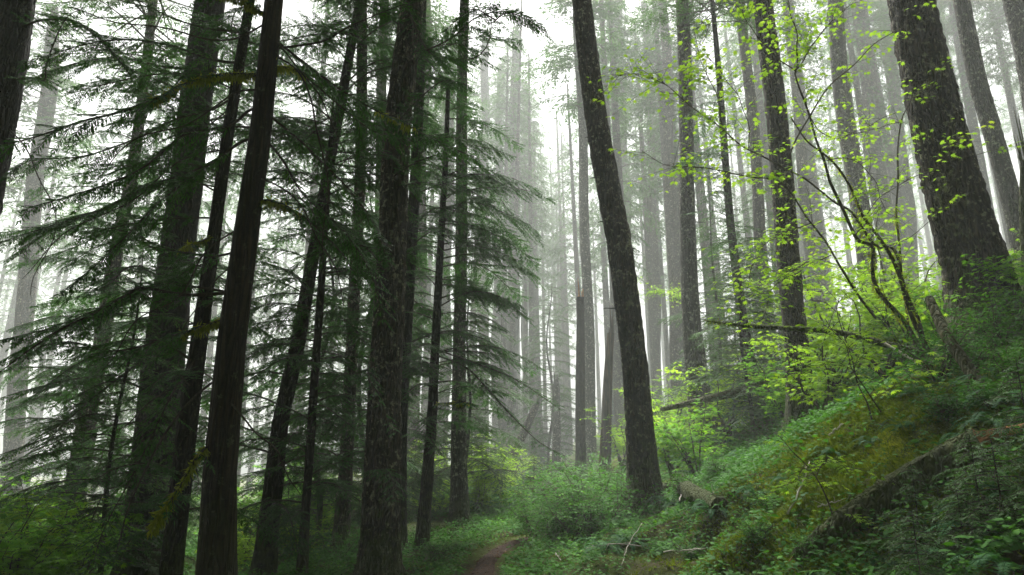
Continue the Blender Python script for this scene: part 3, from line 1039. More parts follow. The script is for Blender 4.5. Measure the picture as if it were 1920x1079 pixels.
# ------------------------------------------------------------------ traced limbs of the left-hand trees
def limb(tk, pts, Y0, Y1, r0=0.02, side=0.5, bare=0.2, moss=None, seed=1, start=0.15, leafy=True, step=0.055, hang=0.25):
    """a limb of tree tk through picture points, its distance running from Y0 at the trunk to Y1 at the tip"""
    t = TREES[tk]
    rng = np.random.RandomState(seed)
    n = len(pts)
    W = np.array([P(px, py, Y0 + (Y1 - Y0) * i / (n - 1)) for i, (px, py) in enumerate(pts)])
    p0 = at_trunk(t, W[0][2] - 0.02)
    if 0.04 < np.linalg.norm(p0 - W[0]) < 0.6:
        W = np.vstack([p0, W])
    W = W - t.W0
    r0 = r0 * 0.85
    wg = Geo()
    fg = Geo()
    if leafy:
        bough_geo(W, r0, side * 1.1, rng, step * 0.72, 0.018, 0.09, 0.0145, start=start, bare=bare, wood=wg, fol=fg, hang=hang)
    else:
        c, L = resample(W, 30)
        u = np.linspace(0, 1, 30)
        c = c + 0.01 * L * np.stack([np.sin(u * 15 + seed), np.sin(u * 12 + 2 * seed), np.sin(u * 17 + 3 * seed)], 1) * u[:, None]
        wg.tube(c, r0 * (1 - u) ** 0.7 + 0.003, 6)
        for k in range(int(L * 7)):     # bare side twigs
            s = rng.uniform(0.25, 0.98)
            b = np.array([np.interp(s, u, c[:, j]) for j in range(3)])
            d = nrm(c[-1] - c[0]) * 0.8 + rng.normal(0, 0.6, 3) + [0, 0, -0.35]
            l = rng.uniform(0.1, 0.45) * (1.2 - s)
            wg.tube([b, b + nrm(d) * l * 0.5, b + nrm(d) * l + [0, 0, -0.1 * l]], [0.004, 0.003, 0.0015], 3)
    o = obj('bough', wg.mesh('bough', M_TWIG, True), t.root)
    if fg.n:
        obj('foliage', fg.mesh('foliage', M_FOL_NEAR), o)
    if moss:
        a, b, k = moss
        c, L = resample(W, 40)
        i0, i1 = int(a * 39), max(int(b * 39), int(a * 39) + 3)
        mg = moss_geo(c[i0:i1 + 1], r0 * 1.35, rng, int(k * 3.2), 0.10)
        obj('moss', mg.mesh('moss', M_MOSS_HANG), o)
    return o


LIMBS = [
    ('front_left', [(478, 142), (415, 140), (345, 158), (300, 183), (220, 215), (150, 232), (70, 255), (-10, 268)], 7, 5.6, .026, .62, .25, (0.02, 0.5, 420)),
    ('front_left', [(488, 24), (460, 5), (420, -12), (360, -25)], 7, 6.4, .03, .5, .5, (0.1, 0.9, 300)),
    ('thin_left', [(450, 62), (380, 50), (320, 34), (270, 8), (240, -10)], 9, 8, .02, .5, .5, None),
    ('thin_left', [(440, 118), (400, 112), (330, 90), (250, 78), (150, 85), (40, 110)], 9, 7.4, .02, .6, .2, None),
    ('front_left', [(470, 205), (430, 238), (350, 252), (300, 285), (250, 320), (150, 365), (50, 402)], 7, 5.8, .018, .6, .3, None),
    ('front_left', [(462, 262), (402, 300), (350, 340), (300, 380), (240, 440), (175, 500), (120, 545)], 7, 6.2, .016, .55, .3, None),
    ('thin_left', [(412, 300), (350, 325), (270, 350), (180, 400), (90, 430), (0, 455)], 9, 7.6, .018, .65, .2, None),
    ('front_left', [(448, 470), (400, 480), (300, 465), (250, 438), (205, 425)], 7, 6.6, .014, .4, .6, None),
    ('front_left', [(437, 549), (350, 555), (265, 540), (245, 545), (175, 585), (120, 615), (60, 660), (-10, 712)], 7, 5.4, .022, .5, .35, None),
    ('front_left', [(430, 548), (330, 535), (265, 545), (210, 570), (100, 612), (0, 640)], 7, 6.2, .014, .6, .2, None),
    ('front_left', [(415, 602), (330, 630), (260, 650), (200, 655), (130, 640), (40, 665)], 7, 6.0, .016, .5, .3, (0.0, 0.3, 220)),
    ('thin_left', [(375, 660), (330, 730), (300, 790), (250, 880), (200, 980), (180, 1060)], 9, 7.6, .016, .5, .6, None),
    ('front_left', [(400, 830), (372, 855), (340, 910), (300, 965), (280, 1010)], 7, 6.3, .018, .3, .9, (0.02, 0.95, 420)),
    ('thin_left', [(402, 440), (380, 452), (350, 462), (330, 475)], 9, 8.2, .016, .35, .7, (0.1, 0.9, 190)),
    ('front_left', [(520, 92), (600, 78), (650, 52), (700, 32), (760, 8)], 7, 6.4, .016, .4, .75, None),
    ('front_left', [(518, 78), (570, 118), (640, 170), (705, 207), (775, 240), (840, 275), (902, 302)], 7, 7.2, .016, .42, .12, (0.55, 0.72, 60)),
    ('front_left', [(512, 125), (560, 135), (625, 190), (690, 240), (760, 262), (830, 258)], 7, 8.4, .015, .5, .15, (0.02, 0.22, 150)),
    ('front_left', [(500, 215), (560, 262), (600, 300), (650, 350), (700, 420), (735, 500)], 7, 7.6, .014, .5, .2, None),
    ('front_left', [(488, 250), (530, 300), (570, 365), (640, 430), (700, 520), (720, 600)], 7, 8.0, .014, .55, .15, None),
    ('front_left', [(478, 378), (512, 378), (560, 400), (600, 430), (640, 478), (665, 530)], 7, 6.8, .014, .38, .5, (0.02, 0.4, 190)),
    ('thin_left', [(440, 180), (400, 205), (330, 225), (250, 262), (160, 290), (60, 300), (0, 335)], 9, 7.6, .018, .65, .15, None),
    ('wide_left', [(370, 130), (300, 125), (230, 110), (150, 118), (60, 150), (0, 190)], 13, 9.5, .03, .8, .15, None),
    ('wide_left', [(345, 330), (280, 350), (200, 390), (120, 420), (30, 480)], 13, 10, .028, .8, .2, None),
    ('wide_left', [(322, 520), (270, 545), (190, 590), (110, 620), (20, 690)], 13, 10.5, .028, .85, .15, None),
    ('wide_left', [(305, 640), (250, 690), (180, 740), (110, 800), (60, 870)], 13, 10.5, .026, .8, .15, None),
    ('edge_left', [(20, 60), (80, 35), (140, 40), (190, 80), (240, 140)], 9.5, 7.6, .02, .5, .3, None),
    ('edge_left', [(-5, 150), (60, 145), (80, 150), (85, 120), (130, 40), (170, 8)], 9.5, 7.6, .02, .35, .6, None),
    ('main_left', [(752, -8), (770, 25), (800, 90), (830, 106), (885, 115), (920, 90), (930, 40), (925, 10)], 10, 7.0, .022, .42, .45, None),
    ('main_left', [(800, 95), (850, 70), (900, 30), (960, 22), (1020, 48)], 7.6, 7.0, .010, .36, .0, None),
    ('main_left', [(925, 42), (950, 25), (985, 35), (1025, 60)], 7.0, 6.8, .007, .30, .0, None),
    ('main_left', [(930, 38), (890, 18), (858, 36), (835, 60)], 7.0, 6.9, .007, .30, .0, None),
    ('main_left', [(712, 640), (690, 690), (705, 735), (735, 810)], 10, 8.8, .010, .25, .7, None),
    ('main_left', [(700, 690), (670, 700), (640, 705), (615, 730)], 10, 8.6, .010, .45, .1, None),
    ('main_left', [(745, 235), (790, 180), (830, 150), (880, 165)], 10, 8.6, .014, .45, .1, None),
    ('main_left', [(740, 330), (790, 300), (850, 285), (905, 310)], 10, 9.0, .014, .45, .15, None),
    ('main_left', [(728, 520), (690, 470), (640, 450), (590, 470)], 10, 8.4, .014, .5, .1, None),
    ('main_left', [(700, 880), (720, 880), (735, 900), (745, 940)], 10, 9.2, .008, .3, .1, None),
    ('pole_mid', [(818, 655), (900, 685), (990, 725), (1050, 765)], 14.5, 12.5, .018, .55, .15, None),
    ('pole_mid', [(815, 665), (875, 690), (920, 735), (970, 795), (1010, 830), (1060, 850)], 14.5, 12.2, .02, .4, .5, None),
    ('pole_mid', [(812, 758), (850, 755), (890, 758)], 14.5, 13.4, .012, .4, .5, (0.0, 0.9, 130)),
    ('pole_mid', [(824, 560), (880, 545), (940, 560), (985, 590)], 14.5, 13.4, .016, .95, .0, None),
    ('pole_mid', [(829, 470), (890, 462), (950, 480), (1005, 515)], 14.5, 13.8, .016, 1.0, .0, None),
    ('pole_mid', [(832, 390), (890, 380), (950, 400), (1008, 438)], 14.5, 14.0, .016, 1.0, .0, None),
    ('pole_mid', [(835, 330), (880, 315), (930, 325), (965, 350)], 14.5, 14.0, .014, .9, .0, None),
    ('pole_mid', [(838, 280), (870, 262), (910, 268), (940, 290)], 14.5, 14.2, .014, .5, .1, None),
]
for i, L_ in enumerate(LIMBS):
    limb(*L_[:7], moss=L_[7], seed=300 + i)
for i, L_ in enumerate([
    ('front_left', [(515, 105), (555, 130), (580, 180), (595, 240), (610, 320), (612, 400), (608, 500)], 7, 6.5, .010),
    ('front_left', [(455, 480), (410, 520), (380, 560), (330, 640)], 7, 6.7, .008),
    ('front_left', [(402, 715), (350, 760), (300, 830), (250, 930), (215, 1040)], 7, 6.3, .013),
    ('main_left', [(690, 735), (705, 780), (730, 830), (738, 880)], 10, 9.3, .008),
    ('front_left', [(505, 60), (560, 130), (610, 200), (660, 330)], 7, 6.6, .008),
    ('thin_left', [(425, 260), (380, 210), (330, 170), (280, 140)], 9, 8.4, .01),
    ('edge_left', [(5, 230), (60, 300), (100, 420), (60, 560)], 9.5, 8, .01),
    ('front_left', [(500, 170), (440, 175), (360, 230), (270, 255), (180, 330)], 7, 5.9, .009),
    ('front_left', [(505, 40), (430, 75), (330, 60), (230, 40), (130, 20)], 7, 6.0, .011),
    ('thin_left', [(425, 280), (340, 300), (260, 370), (150, 420), (40, 520)], 9, 7.5, .011),
    ('front_left', [(460, 420), (390, 470), (330, 560), (250, 610), (190, 700)], 7, 6.2, .009),
    ('front_left', [(470, 330), (540, 360), (600, 450), (650, 570)], 7, 6.4, .009),
    ('main_left', [(745, 300), (690, 280), (640, 310), (590, 380)], 10, 8.8, .010),
    ('thin_left', [(360, 720), (300, 740), (230, 800), (150, 830)], 9, 7.8, .010),
    ('front_left', [(420, 740), (470, 800), (520, 850), (560, 930)], 7, 6.3, .009),
]):
    limb(*L_[:5], leafy=False, seed=500 + i)

# boughs all round the left-hand conifers
ring_boughs(TREES['wide_left'], 1.5, 12, 55, (1.6, 3.0))
ring_boughs(TREES['hazy_left'], 2.0, 15, 60, (1.6, 3.2))
ring_boughs(TREES['thin_left'], 1.0, 9, 30, (0.9, 2.0))
ring_boughs(TREES['lean_mid_left'], 1.2, 12, 60, (1.1, 2.6))
ring_boughs(TREES['pole_left'], 1.0, 8.3, 60, (0.8, 1.9))
ring_boughs(TREES['straight_mid_left'], 2.0, 15, 55, (1.2, 2.8))
ring_boughs(TREES['behind_main'], 2.0, 12, 36, (1.2, 2.6))
ring_boughs(TREES['pole_mid'], 2.5, 10.2, 36, (0.9, 2.1), (-0.35, 0.0))
ring_boughs(TREES['pole_mid'], 3.5, 8.5, 22, (1.5, 2.6), (-0.35, -0.05), (-0.9, 0.9), (0, 4, 6))
ring_boughs(TREES['main_left'], 5.0, 12, 12, (0.9, 1.8))
ring_boughs(TREES['left_back_a'], 2.0, 20, 60, (1.5, 3.0))
ring_boughs(TREES['right_back_h'], 3.0, 9, 16, (1.0, 2.0))

# short dead stubs on the clean trunks
for tk, spots in (('centre', [(1112, 262, -1), (1114, 312, -1), (1122, 338, -1), (1134, 420, -1), (1143, 582, -1), (1105, 60, 1), (1180, 470, 1)]),
                  ('big_right', [(1706, 55, -1), (1700, 78, -1), (1716, 145, -1), (1730, 20, 1)]),
                  ('pale_slim', [(1082, 245, -1), (1090, 330, -1), (1108, 480, 1)]),
                  ('right_mid', [(1275, 260, -1), (1310, 420, 1)])):
    t = TREES[tk]
    for (px, py, sg) in spots:
        p = P(px, py, t.Y) - t.W0
        a = at_trunk(t, p[2] + t.W0[2]) - t.W0
        l = t.rng.uniform(0.06, 0.16)
        g = Geo()
        e = np.array([p[0] + sg * l, p[1] - 0.05, p[2] + 0.03])
        g.tube([a, (a + e) / 2 + [0, 0, 0.02], e, e + [sg * 0.05, 0, -0.02]], [0.02, 0.016, 0.010, 0.004], 6)
        obj('branch_stub', g.mesh('branch_stub', M_FIR_DARK, True), t.root)

# ------------------------------------------------------------------ broadleaf shapes
def palmate():
    """a maple leaf with seven pointed lobes, stalk at the origin, tip along +X"""
    v = [(0, 0, 0), (0.42, 0, 0.02)]
    lob = [(-125, .50), (-78, .78), (-38, .95), (0, 1.05), (38, .95), (78, .78), (125, .50)]
    out = []
    for i, (a, r) in enumerate(lob):
        if i:
            am = math.radians((a + lob[i - 1][0]) / 2)
            rm = 0.5 * min(r, lob[i - 1][1])
            out.append((0.30 + rm * math.cos(am) * 0.8, rm * math.sin(am) * 0.8, 0.0))
        am = math.radians(a)
        out.append((0.30 + r * 0.72 * math.cos(am), r * 0.72 * math.sin(am), -0.16 * r))
    v += out
    n = len(out)
    t = [(1, 2 + i, 3 + i) for i in range(n - 1)] + [(1, 0, 2), (1, 1 + n, 0)]
    return np.array(v), np.array(t)


PALM_V, PALM_T = palmate()
OVAL_V = np.array([(0, 0, 0), (0.3, 0.27, 0.03), (0.7, 0.22, 0.0), (1, 0, -0.1), (0.7, -0.22, 0.0), (0.3, -0.27, 0.03)])
OVAL_T = np.array([(0, 1, 5), (1, 2, 5), (2, 4, 5), (2, 3, 4)])


def leaf_frames(n, rng, tilt=0.35, yaw=None, nose=-0.25):
    a = rng.uniform(0, 2 * math.pi, n) if yaw is None else yaw
    X = np.stack([np.cos(a), np.sin(a), nose + rng.normal(0, 0.25, n)], 1)
    up = np.stack([rng.normal(0, tilt, n), rng.normal(0, tilt, n), np.ones(n)], 1)
    X = nrm(X)
    Yv = nrm(np.cross(up, X))
    return X, Yv, np.cross(X, Yv)


def maple_spray(wg, fg, start, d, L, rng, size, npair, leaf_shape=(PALM_V, PALM_T), droop=0.1):
    """a thin twig with leaves in pairs"""
    u = np.linspace(0, 1, 5)[:, None]
    bend = rng.normal(0, 0.12, 3) * L
    R = start + d * L * u + bend * u ** 2 + np.array([0, 0, -droop * L]) * u ** 2
    wg.tube(R, np.array([.0032, .0028, .0022, .0017, .001]), 3, cap=False)
    n = npair * 2
    uu = np.repeat(np.linspace(0.3, 1.0, npair), 2)
    B = np.stack([np.interp(uu, u[:, 0], R[:, k]) for k in range(3)], 1)
    yaw0 = math.atan2(d[1], d[0])
    yaw = yaw0 + np.tile([0.9, -0.9], npair) + rng.normal(0, 0.45, n)
    X, Yv, Z = leaf_frames(n, rng, 0.3, yaw)
    st = rng.uniform(0.25, 0.6, n) * size
    B = B + X * st[:, None]
    fg.stamps(B, X, Yv, Z, size * rng.uniform(0.55, 1.15, n), *leaf_shape)


def maple_tree(key, label, base, stems, leaf_zones, seed, size=0.067, spray_len=(0.18, 0.5)):
    """stems: [(points (x, y, distance), r0, r1, sprays per metre, moss)] ; the stems are parts, each with its leaves below it"""
    rng = np.random.RandomState(seed)
    root = thing('vine_maple', label, 'maple', tuple(base), 0, 'vine maples')
    for (pts, r0, r1, dens, moss) in stems:
        W = np.array([P(*p) for p in pts]) - base
        n = max(12, 5 * len(pts))
        c, L = resample(W, n)
        u = np.linspace(0, 1, n)
        c = c + 0.006 * L * np.stack([np.sin(u * 19 + rng.uniform(0, 6)), np.sin(u * 15 + rng.uniform(0, 6)), np.sin(u * 23 + rng.uniform(0, 6))], 1)
        wg, fg = Geo(), Geo()
        wg.tube(c, r0 + (r1 - r0) * u, 8)
        T = nrm(np.gradient(c, axis=0))
        m = int(L * dens * 2.8)
        for k in range(m):
            s = rng.uniform(0.12, 1.0)
            b = np.array([np.interp(s, u, c[:, j]) for j in range(3)])
            tv = nrm(np.array([np.interp(s, u, T[:, j]) for j in range(3)]))
            a = rng.uniform(0, 2 * math.pi)
            d = nrm(tv * rng.uniform(0.1, 0.9) + np.array([math.cos(a), math.sin(a), rng.uniform(-0.15, 0.35)]) * 0.9)
            ll = rng.uniform(*spray_len) * rng.choice([1, 1, 1.5])
            maple_spray(wg, fg, b, d, ll, rng, size, rng.randint(2, 5))
        o = obj('stem', wg.mesh('stem', M_STEM, True), root)
        if fg.n:
            obj('leaves', fg.mesh('leaves', M_MAPLE), o)
        if moss:
            a, b_, k = moss
            i0, i1 = int(a * (n - 1)), max(int(b_ * (n - 1)), int(a * (n - 1)) + 3)
            obj('moss', moss_geo(c[i0:i1 + 1], r0 * 1.3, rng, k, 0.09).mesh('moss', M_MOSS_HANG), o)
    return root


Ym = 8.4
S = lambda pts, y0=Ym, y1=Ym: [(x, y, y0 + (y1 - y0) * i / (len(pts) - 1)) for i, (x, y) in enumerate(pts)]
mb = P(1742, 662, Ym)
mb[2] = float(H(mb[0], mb[1])) - 0.05
maple_tree('maple', 'tall vine maple with bright yellow-green leaves arching over the slope', mb, [
    (S([(1742, 668), (1700, 560), (1660, 465), (1625, 410), (1590, 350), (1550, 295), (1515, 260), (1480, 220)], 8.4, 7.9), .030, .008, 3, (0.1, 0.8, 260)),
    (S([(1735, 660), (1680, 480), (1640, 460), (1600, 400), (1560, 375), (1505, 335), (1480, 320)], 8.4, 8.0), .024, .010, 3, (0.2, 0.7, 200)),
    (S([(1735, 665), (1690, 600), (1642, 540), (1642, 465), (1605, 445), (1578, 400), (1560, 350), (1550, 300), (1530, 260), (1515, 220), (1500, 170), (1492, 135)], 8.4, 7.7), .030, .010, 3.5, (0.1, 0.38, 300)),
    (S([(1492, 135), (1495, 75), (1480, 15), (1470, -30)], 7.7, 7.4), .010, .004, 9, None),
    (S([(1480, 320), (1485, 285), (1505, 240), (1530, 195), (1580, 140), (1620, 100), (1670, 65), (1730, 15)], 8.0, 7.4), .012, .004, 2.6, None),
    (S([(1492, 135), (1460, 110), (1430, 80), (1400, 40), (1385, 0)], 7.7, 7.3), .009, .003, 9, None),
    (S([(1492, 135), (1530, 75), (1560, 40), (1605, 0)], 7.7, 7.5), .009, .003, 8, None),
    (S([(1640, 600), (1600, 530), (1560, 480), (1520, 420), (1490, 365), (1460, 340), (1405, 330), (1330, 320), (1280, 312), (1240, 302), (1200, 283)], 8.4, 7.2), .016, .003, 6, None),
    (S([(1480, 320), (1445, 305), (1405, 280), (1355, 245), (1305, 205), (1270, 180), (1240, 155), (1205, 138), (1150, 148)], 8.0, 7.0), .010, .003, 9, None),
    (S([(1355, 245), (1345, 180), (1320, 130), (1300, 60)], 7.5, 7.1), .006, .003, 8, None),
    (S([(1405, 280), (1400, 220), (1370, 160), (1330, 110)], 7.7, 7.2), .006, .003, 7, None),
    (S([(1515, 220), (1560, 260), (1620, 240), (1680, 210)], 7.9, 7.5), .006, .003, 4, None),
    (S([(1550, 300), (1600, 300), (1640, 340), (1660, 400)], 8.0, 7.6), .006, .003, 7, None),
    (S([(1520, 420), (1460, 440), (1420, 480), (1400, 540)], 8.1, 7.6), .007, .003, 11, None),
    (S([(1560, 480), (1500, 500), (1450, 540), (1430, 600)], 8.2, 7.6), .007, .003, 11, None),
    (S([(1605, 445), (1640, 380), (1700, 340), (1790, 300), (1850, 285)], 8.3, 7.5), .006, .003, 2.4, None),
    (S([(1660, 465), (1740, 420), (1800, 300), (1770, 262)], 8.3, 7.4), .005, .003, 1.6, None),
], None, 11)
ab = P(1695, 640, 8.9)
ab[2] = float(H(ab[0], ab[1])) - 0.05
maple_tree('pale_maple', 'thin pale grey stem with few leaves left of the biggest fir', ab, [
    (S([(1697, 640), (1695, 500), (1675, 400), (1687, 325), (1687, 225), (1708, 185), (1710, 145), (1695, 80), (1695, 40)], 8.9, 8.4), .018, .005, 1.8, (0.32, 0.42, 120)),
    (S([(1687, 228), (1630, 245), (1590, 250), (1540, 235)], 8.5, 8.2), .006, .002, 3, None),
    (S([(1708, 185), (1740, 170), (1790, 130)], 8.5, 8.2), .005, .002, 2, None),
], None, 12)
lb = G(1640, 790)
Yb = lb[1]
maple_tree('mid_maple', 'low maple branch of yellow-green leaf tiers above the mossy mound', lb, [
    (S([(1640, 795), (1610, 720), (1590, 650), (1570, 590), (1575, 560)], Yb, Yb - .4), .010, .004, 3, None),
    (S([(1660, 785), (1630, 740), (1600, 695), (1580, 640), (1545, 600)], Yb, Yb - .7), .008, .003, 4, None),
    (S([(1600, 695), (1570, 680), (1530, 690), (1505, 700)], Yb - .3, Yb - .8), .004, .002, 6, None),
    (S([(1630, 740), (1670, 700), (1690, 690), (1715, 715)], Yb - .3, Yb - .8), .004, .002, 6, None),
    (S([(1610, 720), (1570, 730), (1530, 745)], Yb - .3, Yb - .7), .004, .002, 6, None),
], None, 13, 0.07)
sb = G(1576, 1010)
Ys = sb[1]
maple_tree('low_maple', 'small dark-stemmed maple seedling in front of the moss beside the fallen log', sb, [
    (S([(1576, 1012), (1550, 935), (1530, 895), (1495, 855), (1450, 810)], Ys, Ys + .25), .009, .003, 3, None),
    (S([(1530, 895), (1545, 868), (1575, 870), (1590, 885)], Ys, Ys - .15), .004, .002, 15, None),
    (S([(1560, 960), (1585, 960), (1600, 970)], Ys, Ys - .2), .004, .002, 14, None),
    (S([(1510, 870), (1490, 900), (1460, 920)], Ys, Ys), .004, .002, 12, None),
], None, 14, 0.055, (0.08, 0.2))
rb = G(1405, 735)
Yr = rb[1]
root_ = maple_tree('dark_arch', 'arching thin dark sapling with lower leaves between centre fir and slope', rb, [
    (S([(1420, 730), (1410, 690), (1390, 655), (1355, 625), (1320, 590), (1280, 565), (1220, 540), (1180, 500)], Yr, Yr - 2.2), .014, .004, 5, None),
    (S([(1320, 590), (1290, 560), (1250, 545), (1210, 552)], Yr - 1.2, Yr - 1.8), .006, .003, 14, None),
    (S([(1355, 625), (1350, 560), (1390, 530), (1440, 540)], Yr - .8, Yr - 1.0), .006, .003, 14, None),
    (S([(1390, 655), (1400, 590), (1440, 580), (1480, 560)], Yr - .4, Yr - .8), .006, .003, 14, None),
], None, 15)

# ------------------------------------------------------------------ bushes, ferns, saplings: one of each kind, then copies
def make_bush(kind, seed, h, leaf, dens, mat, shape, stems=7, spread=0.55):
    rng = np.random.RandomState(seed)
    root = bpy.data.objects.new(kind, None)
    C.objects.link(root)
    wg, fg = Geo(), Geo()
    for k in range(stems):
        a = rng.uniform(0, 6.28)
        d = np.array([math.cos(a) * spread * rng.uniform(.3, 1), math.sin(a) * spread * rng.uniform(.3, 1), 1.0])
        hh = h * rng.uniform(0.6, 1.05)
        u = np.linspace(0, 1, 8)[:, None]
        c = nrm(d) * hh * u + np.array([d[0], d[1], -0.25]) * 0.35 * hh * u ** 2 + 0.03 * hh * np.sin(u * 9 + rng.uniform(0, 6))
        c = c - [0, 0, 0.05]
        wg.tube(c, 0.011 * h * (1 - u[:, 0]) + 0.002, 5)
        m = int(hh * dens)
        for j in range(m):
            s = rng.uniform(0.25, 1)
            b = np.array([np.interp(s, u[:, 0], c[:, q]) for q in range(3)])
            aa = rng.uniform(0, 6.28)
            dd = nrm(np.array([math.cos(aa), math.sin(aa), rng.uniform(-0.1, 0.5)]))
            maple_spray(wg, fg, b, dd, rng.uniform(0.12, 0.32) * h ** 0.5, rng, leaf, rng.randint(3, 6), shape)
    a = obj('stems', wg.mesh('stems', M_STEM, True), root)
    a.name = 'stem_cluster'
    b = obj('leaves', fg.mesh('leaves', mat), root)
    KIDS[root.name] = [a, b]
    return root


def make_fern(seed, R=0.75):
    rng = np.random.RandomState(seed)
    root = bpy.data.objects.new('fern', None)
    C.objects.link(root)
    KIDS[root.name] = []
    nf = 15
    for k in range(nf):
        a = k * 2 * math.pi / nf + rng.uniform(-.2, .2)
        L = R * rng.uniform(0.7, 1.1)
        u = np.linspace(0, 1, 14)
        el = rng.uniform(0.5, 1.0)
        x = L * (u - 0.18 * u ** 2)
        z = L * (el * u - (0.85 * el + 0.15) * u ** 2.2)
        c = np.c_[x * math.cos(a), x * math.sin(a), z]
        g = Geo()
        g.tube(c, 0.004 * (1 - u) + 0.0015, 3, cap=False)
        n = 30
        t = np.linspace(0.10, 0.99, n)
        B = np.stack([np.interp(t, u, c[:, q]) for q in range(3)], 1)
        Tn = nrm(np.gradient(c, axis=0))
        T = nrm(np.stack([np.interp(t, u, Tn[:, q]) for q in range(3)], 1))
        S_ = nrm(np.cross(T, [0, 0, 1.0]))
        Nn = np.cross(S_, T)
        ln = 0.15 * R * np.minimum(1, t / 0.2) * (1 - t) ** 0.55 + 0.012
        for sg in (1, -1):
            D = S_ * sg + T * 0.25 - Nn * 0.12 + rng.normal(0, 0.08, (n, 3))
            g.kites(B, D, T, ln, 0.0165 * R / 0.75, 0.3)
        f = obj('frond', g.mesh('frond', M_FERN), root)
        KIDS[root.name].append(f)
    return root


def make_sapling(seed, h, r, dens=1.0, mat=None):
    rng = np.random.RandomState(seed)
    root = bpy.data.objects.new('hemlock_sapling', None)
    C.objects.link(root)
    g = Geo()
    zz = np.linspace(-0.1, h, 16)
    cx = 0.02 * h * np.sin(zz * 1.5 + seed)
    g.tube(np.c_[cx, 0 * zz, zz], 0.0075 * h * (1 - np.clip(zz / h, 0, 1)) ** 0.8 + 0.004, 8)
    tr = obj('trunk', g.mesh('trunk', M_FIR_DARK, True), root)
    w, f = Geo(), Geo()
    nb = int((17 if h < 4 else 11) * h * dens)
    for j in range(nb):
        t = (j + rng.uniform(0, 1)) / nb
        z = h * (0.10 + 0.88 * t)
        R = (r * (1 - t) ** 0.75 + 0.12) * rng.uniform(0.6, 1.1)
        a = j * 2.4 + rng.uniform(-.5, .5)
        d = np.array([math.cos(a), math.sin(a), 0])
        x = np.linspace(0, 1, 5)
        dz = -R * rng.uniform(0.05, 0.35)
        pts = d * (x * R)[:, None] + np.c_[np.zeros((5, 2)), z + dz * x + 0.10 * R * np.sin(x * math.pi)] + [np.interp(z, zz, cx), 0, 0]
        bough_geo(pts, 0.004 + 0.003 * R, 0.45 * R, rng, 0.045, 0.024, 0.085, 0.018, start=0.12, wood=w, fol=f, droop=0.12, sides=4, bare=0.15)
    a = obj('branches', w.mesh('branches', M_TWIG, True), root)
    a.name = 'branch_whorl'
    b = obj('foliage', f.mesh('foliage', mat or M_FOL), root)
    KIDS[root.name] = [tr, a, b]
    return root


MAPLE_SHAPE = (PALM_V, PALM_T)
OVAL = (OVAL_V, OVAL_T)
PROTO = {
    'maple_bush': [make_bush('maple_bush', 21, 1.8, 0.085, 14, M_MAPLE, MAPLE_SHAPE), make_bush('maple_bush', 22, 2.3, 0.085, 13, M_MAPLE, MAPLE_SHAPE), make_bush('maple_bush', 23, 1.4, 0.08, 16, M_MAPLE, MAPLE_SHAPE), make_bush('maple_bush', 24, 1.9, 0.085, 17, M_LEAFY, MAPLE_SHAPE), make_bush('maple_bush', 25, 1.5, 0.08, 20, M_LEAFY, MAPLE_SHAPE)],
    'shrub': [make_bush('shrub', 31, 0.9, 0.05, 34, M_HERB, OVAL, 9, .7), make_bush('shrub', 32, 1.2, 0.055, 28, M_HERB, OVAL, 9, .7), make_bush('shrub', 33, 0.65, 0.045, 46, M_HERB, OVAL, 9, .9)],
    'fern': [make_fern(41), make_fern(42, 0.6), make_fern(43, 0.9)],
    'hemlock_sapling': [make_sapling(51, 3.2, 1.1), make_sapling(52, 5.0, 1.7), make_sapling(53, 1.7, 0.8, 1.3), make_sapling(54, 7.5, 2.2)],
}
USED = set()
PLANTS = []


def plant(kind, var, pos, scale, look, rng):
    p = PROTO[kind][var]
    if (kind, var) not in USED:
        o = p
        USED.add((kind, var))
    else:
        o = copy_tree(p)
    o.location = (pos[0], pos[1], pos[2] - 0.03)
    o.rotation_euler = (0, 0, rng.uniform(0, 6.28))
    s = scale * rng.uniform(0.9, 1.1)
    o.scale = (s, s, s)
    PLANTS.append((o, kind, look, s))
    return o


rp = np.random.RandomState(77)
Q = lambda px, Y: np.array([(px - 960) / FPX * Y * 1.02, Y, float(H((px - 960) / FPX * Y * 1.02, Y))])
# bright maple bushes
for (px, py, v, s, look) in [
    (40, 960, 3, 1.3, 'bright green leafy maple bush'), (110, 1010, 3, 1.2, 'bright green maple bush'), (0, 880, 3, 1.4, 'bright green maple bush'), (170, 1060, 4, 1.2, 'dim green maple bush'),
    (895, 960, 0, 0.9, 'small bright maple bush'), (950, 955, 2, 1.1, 'small bright maple bush'), (930, 930, 0, 1.0, 'yellow-green maple bush'),
    (600, 1010, 3, 0.9, 'bright green maple bush'), (640, 975, 4, 1.1, 'bright green maple bush'), (560, 960, 3, 1.1, 'bright maple bush'), (790, 968, 2, .8, 'sunny green maple bush'), (830, 965, 2, .9, 'sunny green maple bush'),
    (1010, 900, 0, .9, 'light green maple bush'), (1255, 850, 0, 1.0, 'light green maple bush'), (1235, 830, 1, 1.1, 'yellow-green maple bush'),
    (1360, 760, 0, 1.0, 'yellow-green maple bush'), (1420, 720, 1, 1.0, 'yellow-green maple bush'), (1560, 660, 1, .9, 'bright leafy maple bush'), (1600, 640, 0, 1.0, 'bright leafy maple bush'), (1660, 610, 1, 1.0, 'bright leafy maple bush'), (1710, 600, 0, 1.0, 'bright leafy maple bush'), (1480, 690, 0, .8, 'bright leafy maple bush'),
    (1760, 560, 1, .8, 'leafy maple bush'), (1900, 560, 0, .7, 'leafy maple bush'), (1180, 860, 2, 1.0, 'light green maple bush'),
    (250, 980, 3, 1.0, 'shaded maple bush'), (330, 1010, 4, 1.0, 'shaded maple bush'), (520, 1000, 4, 1.0, 'bright maple bush')]:
    plant('maple_bush', v, G(px, py), s, look, rp)
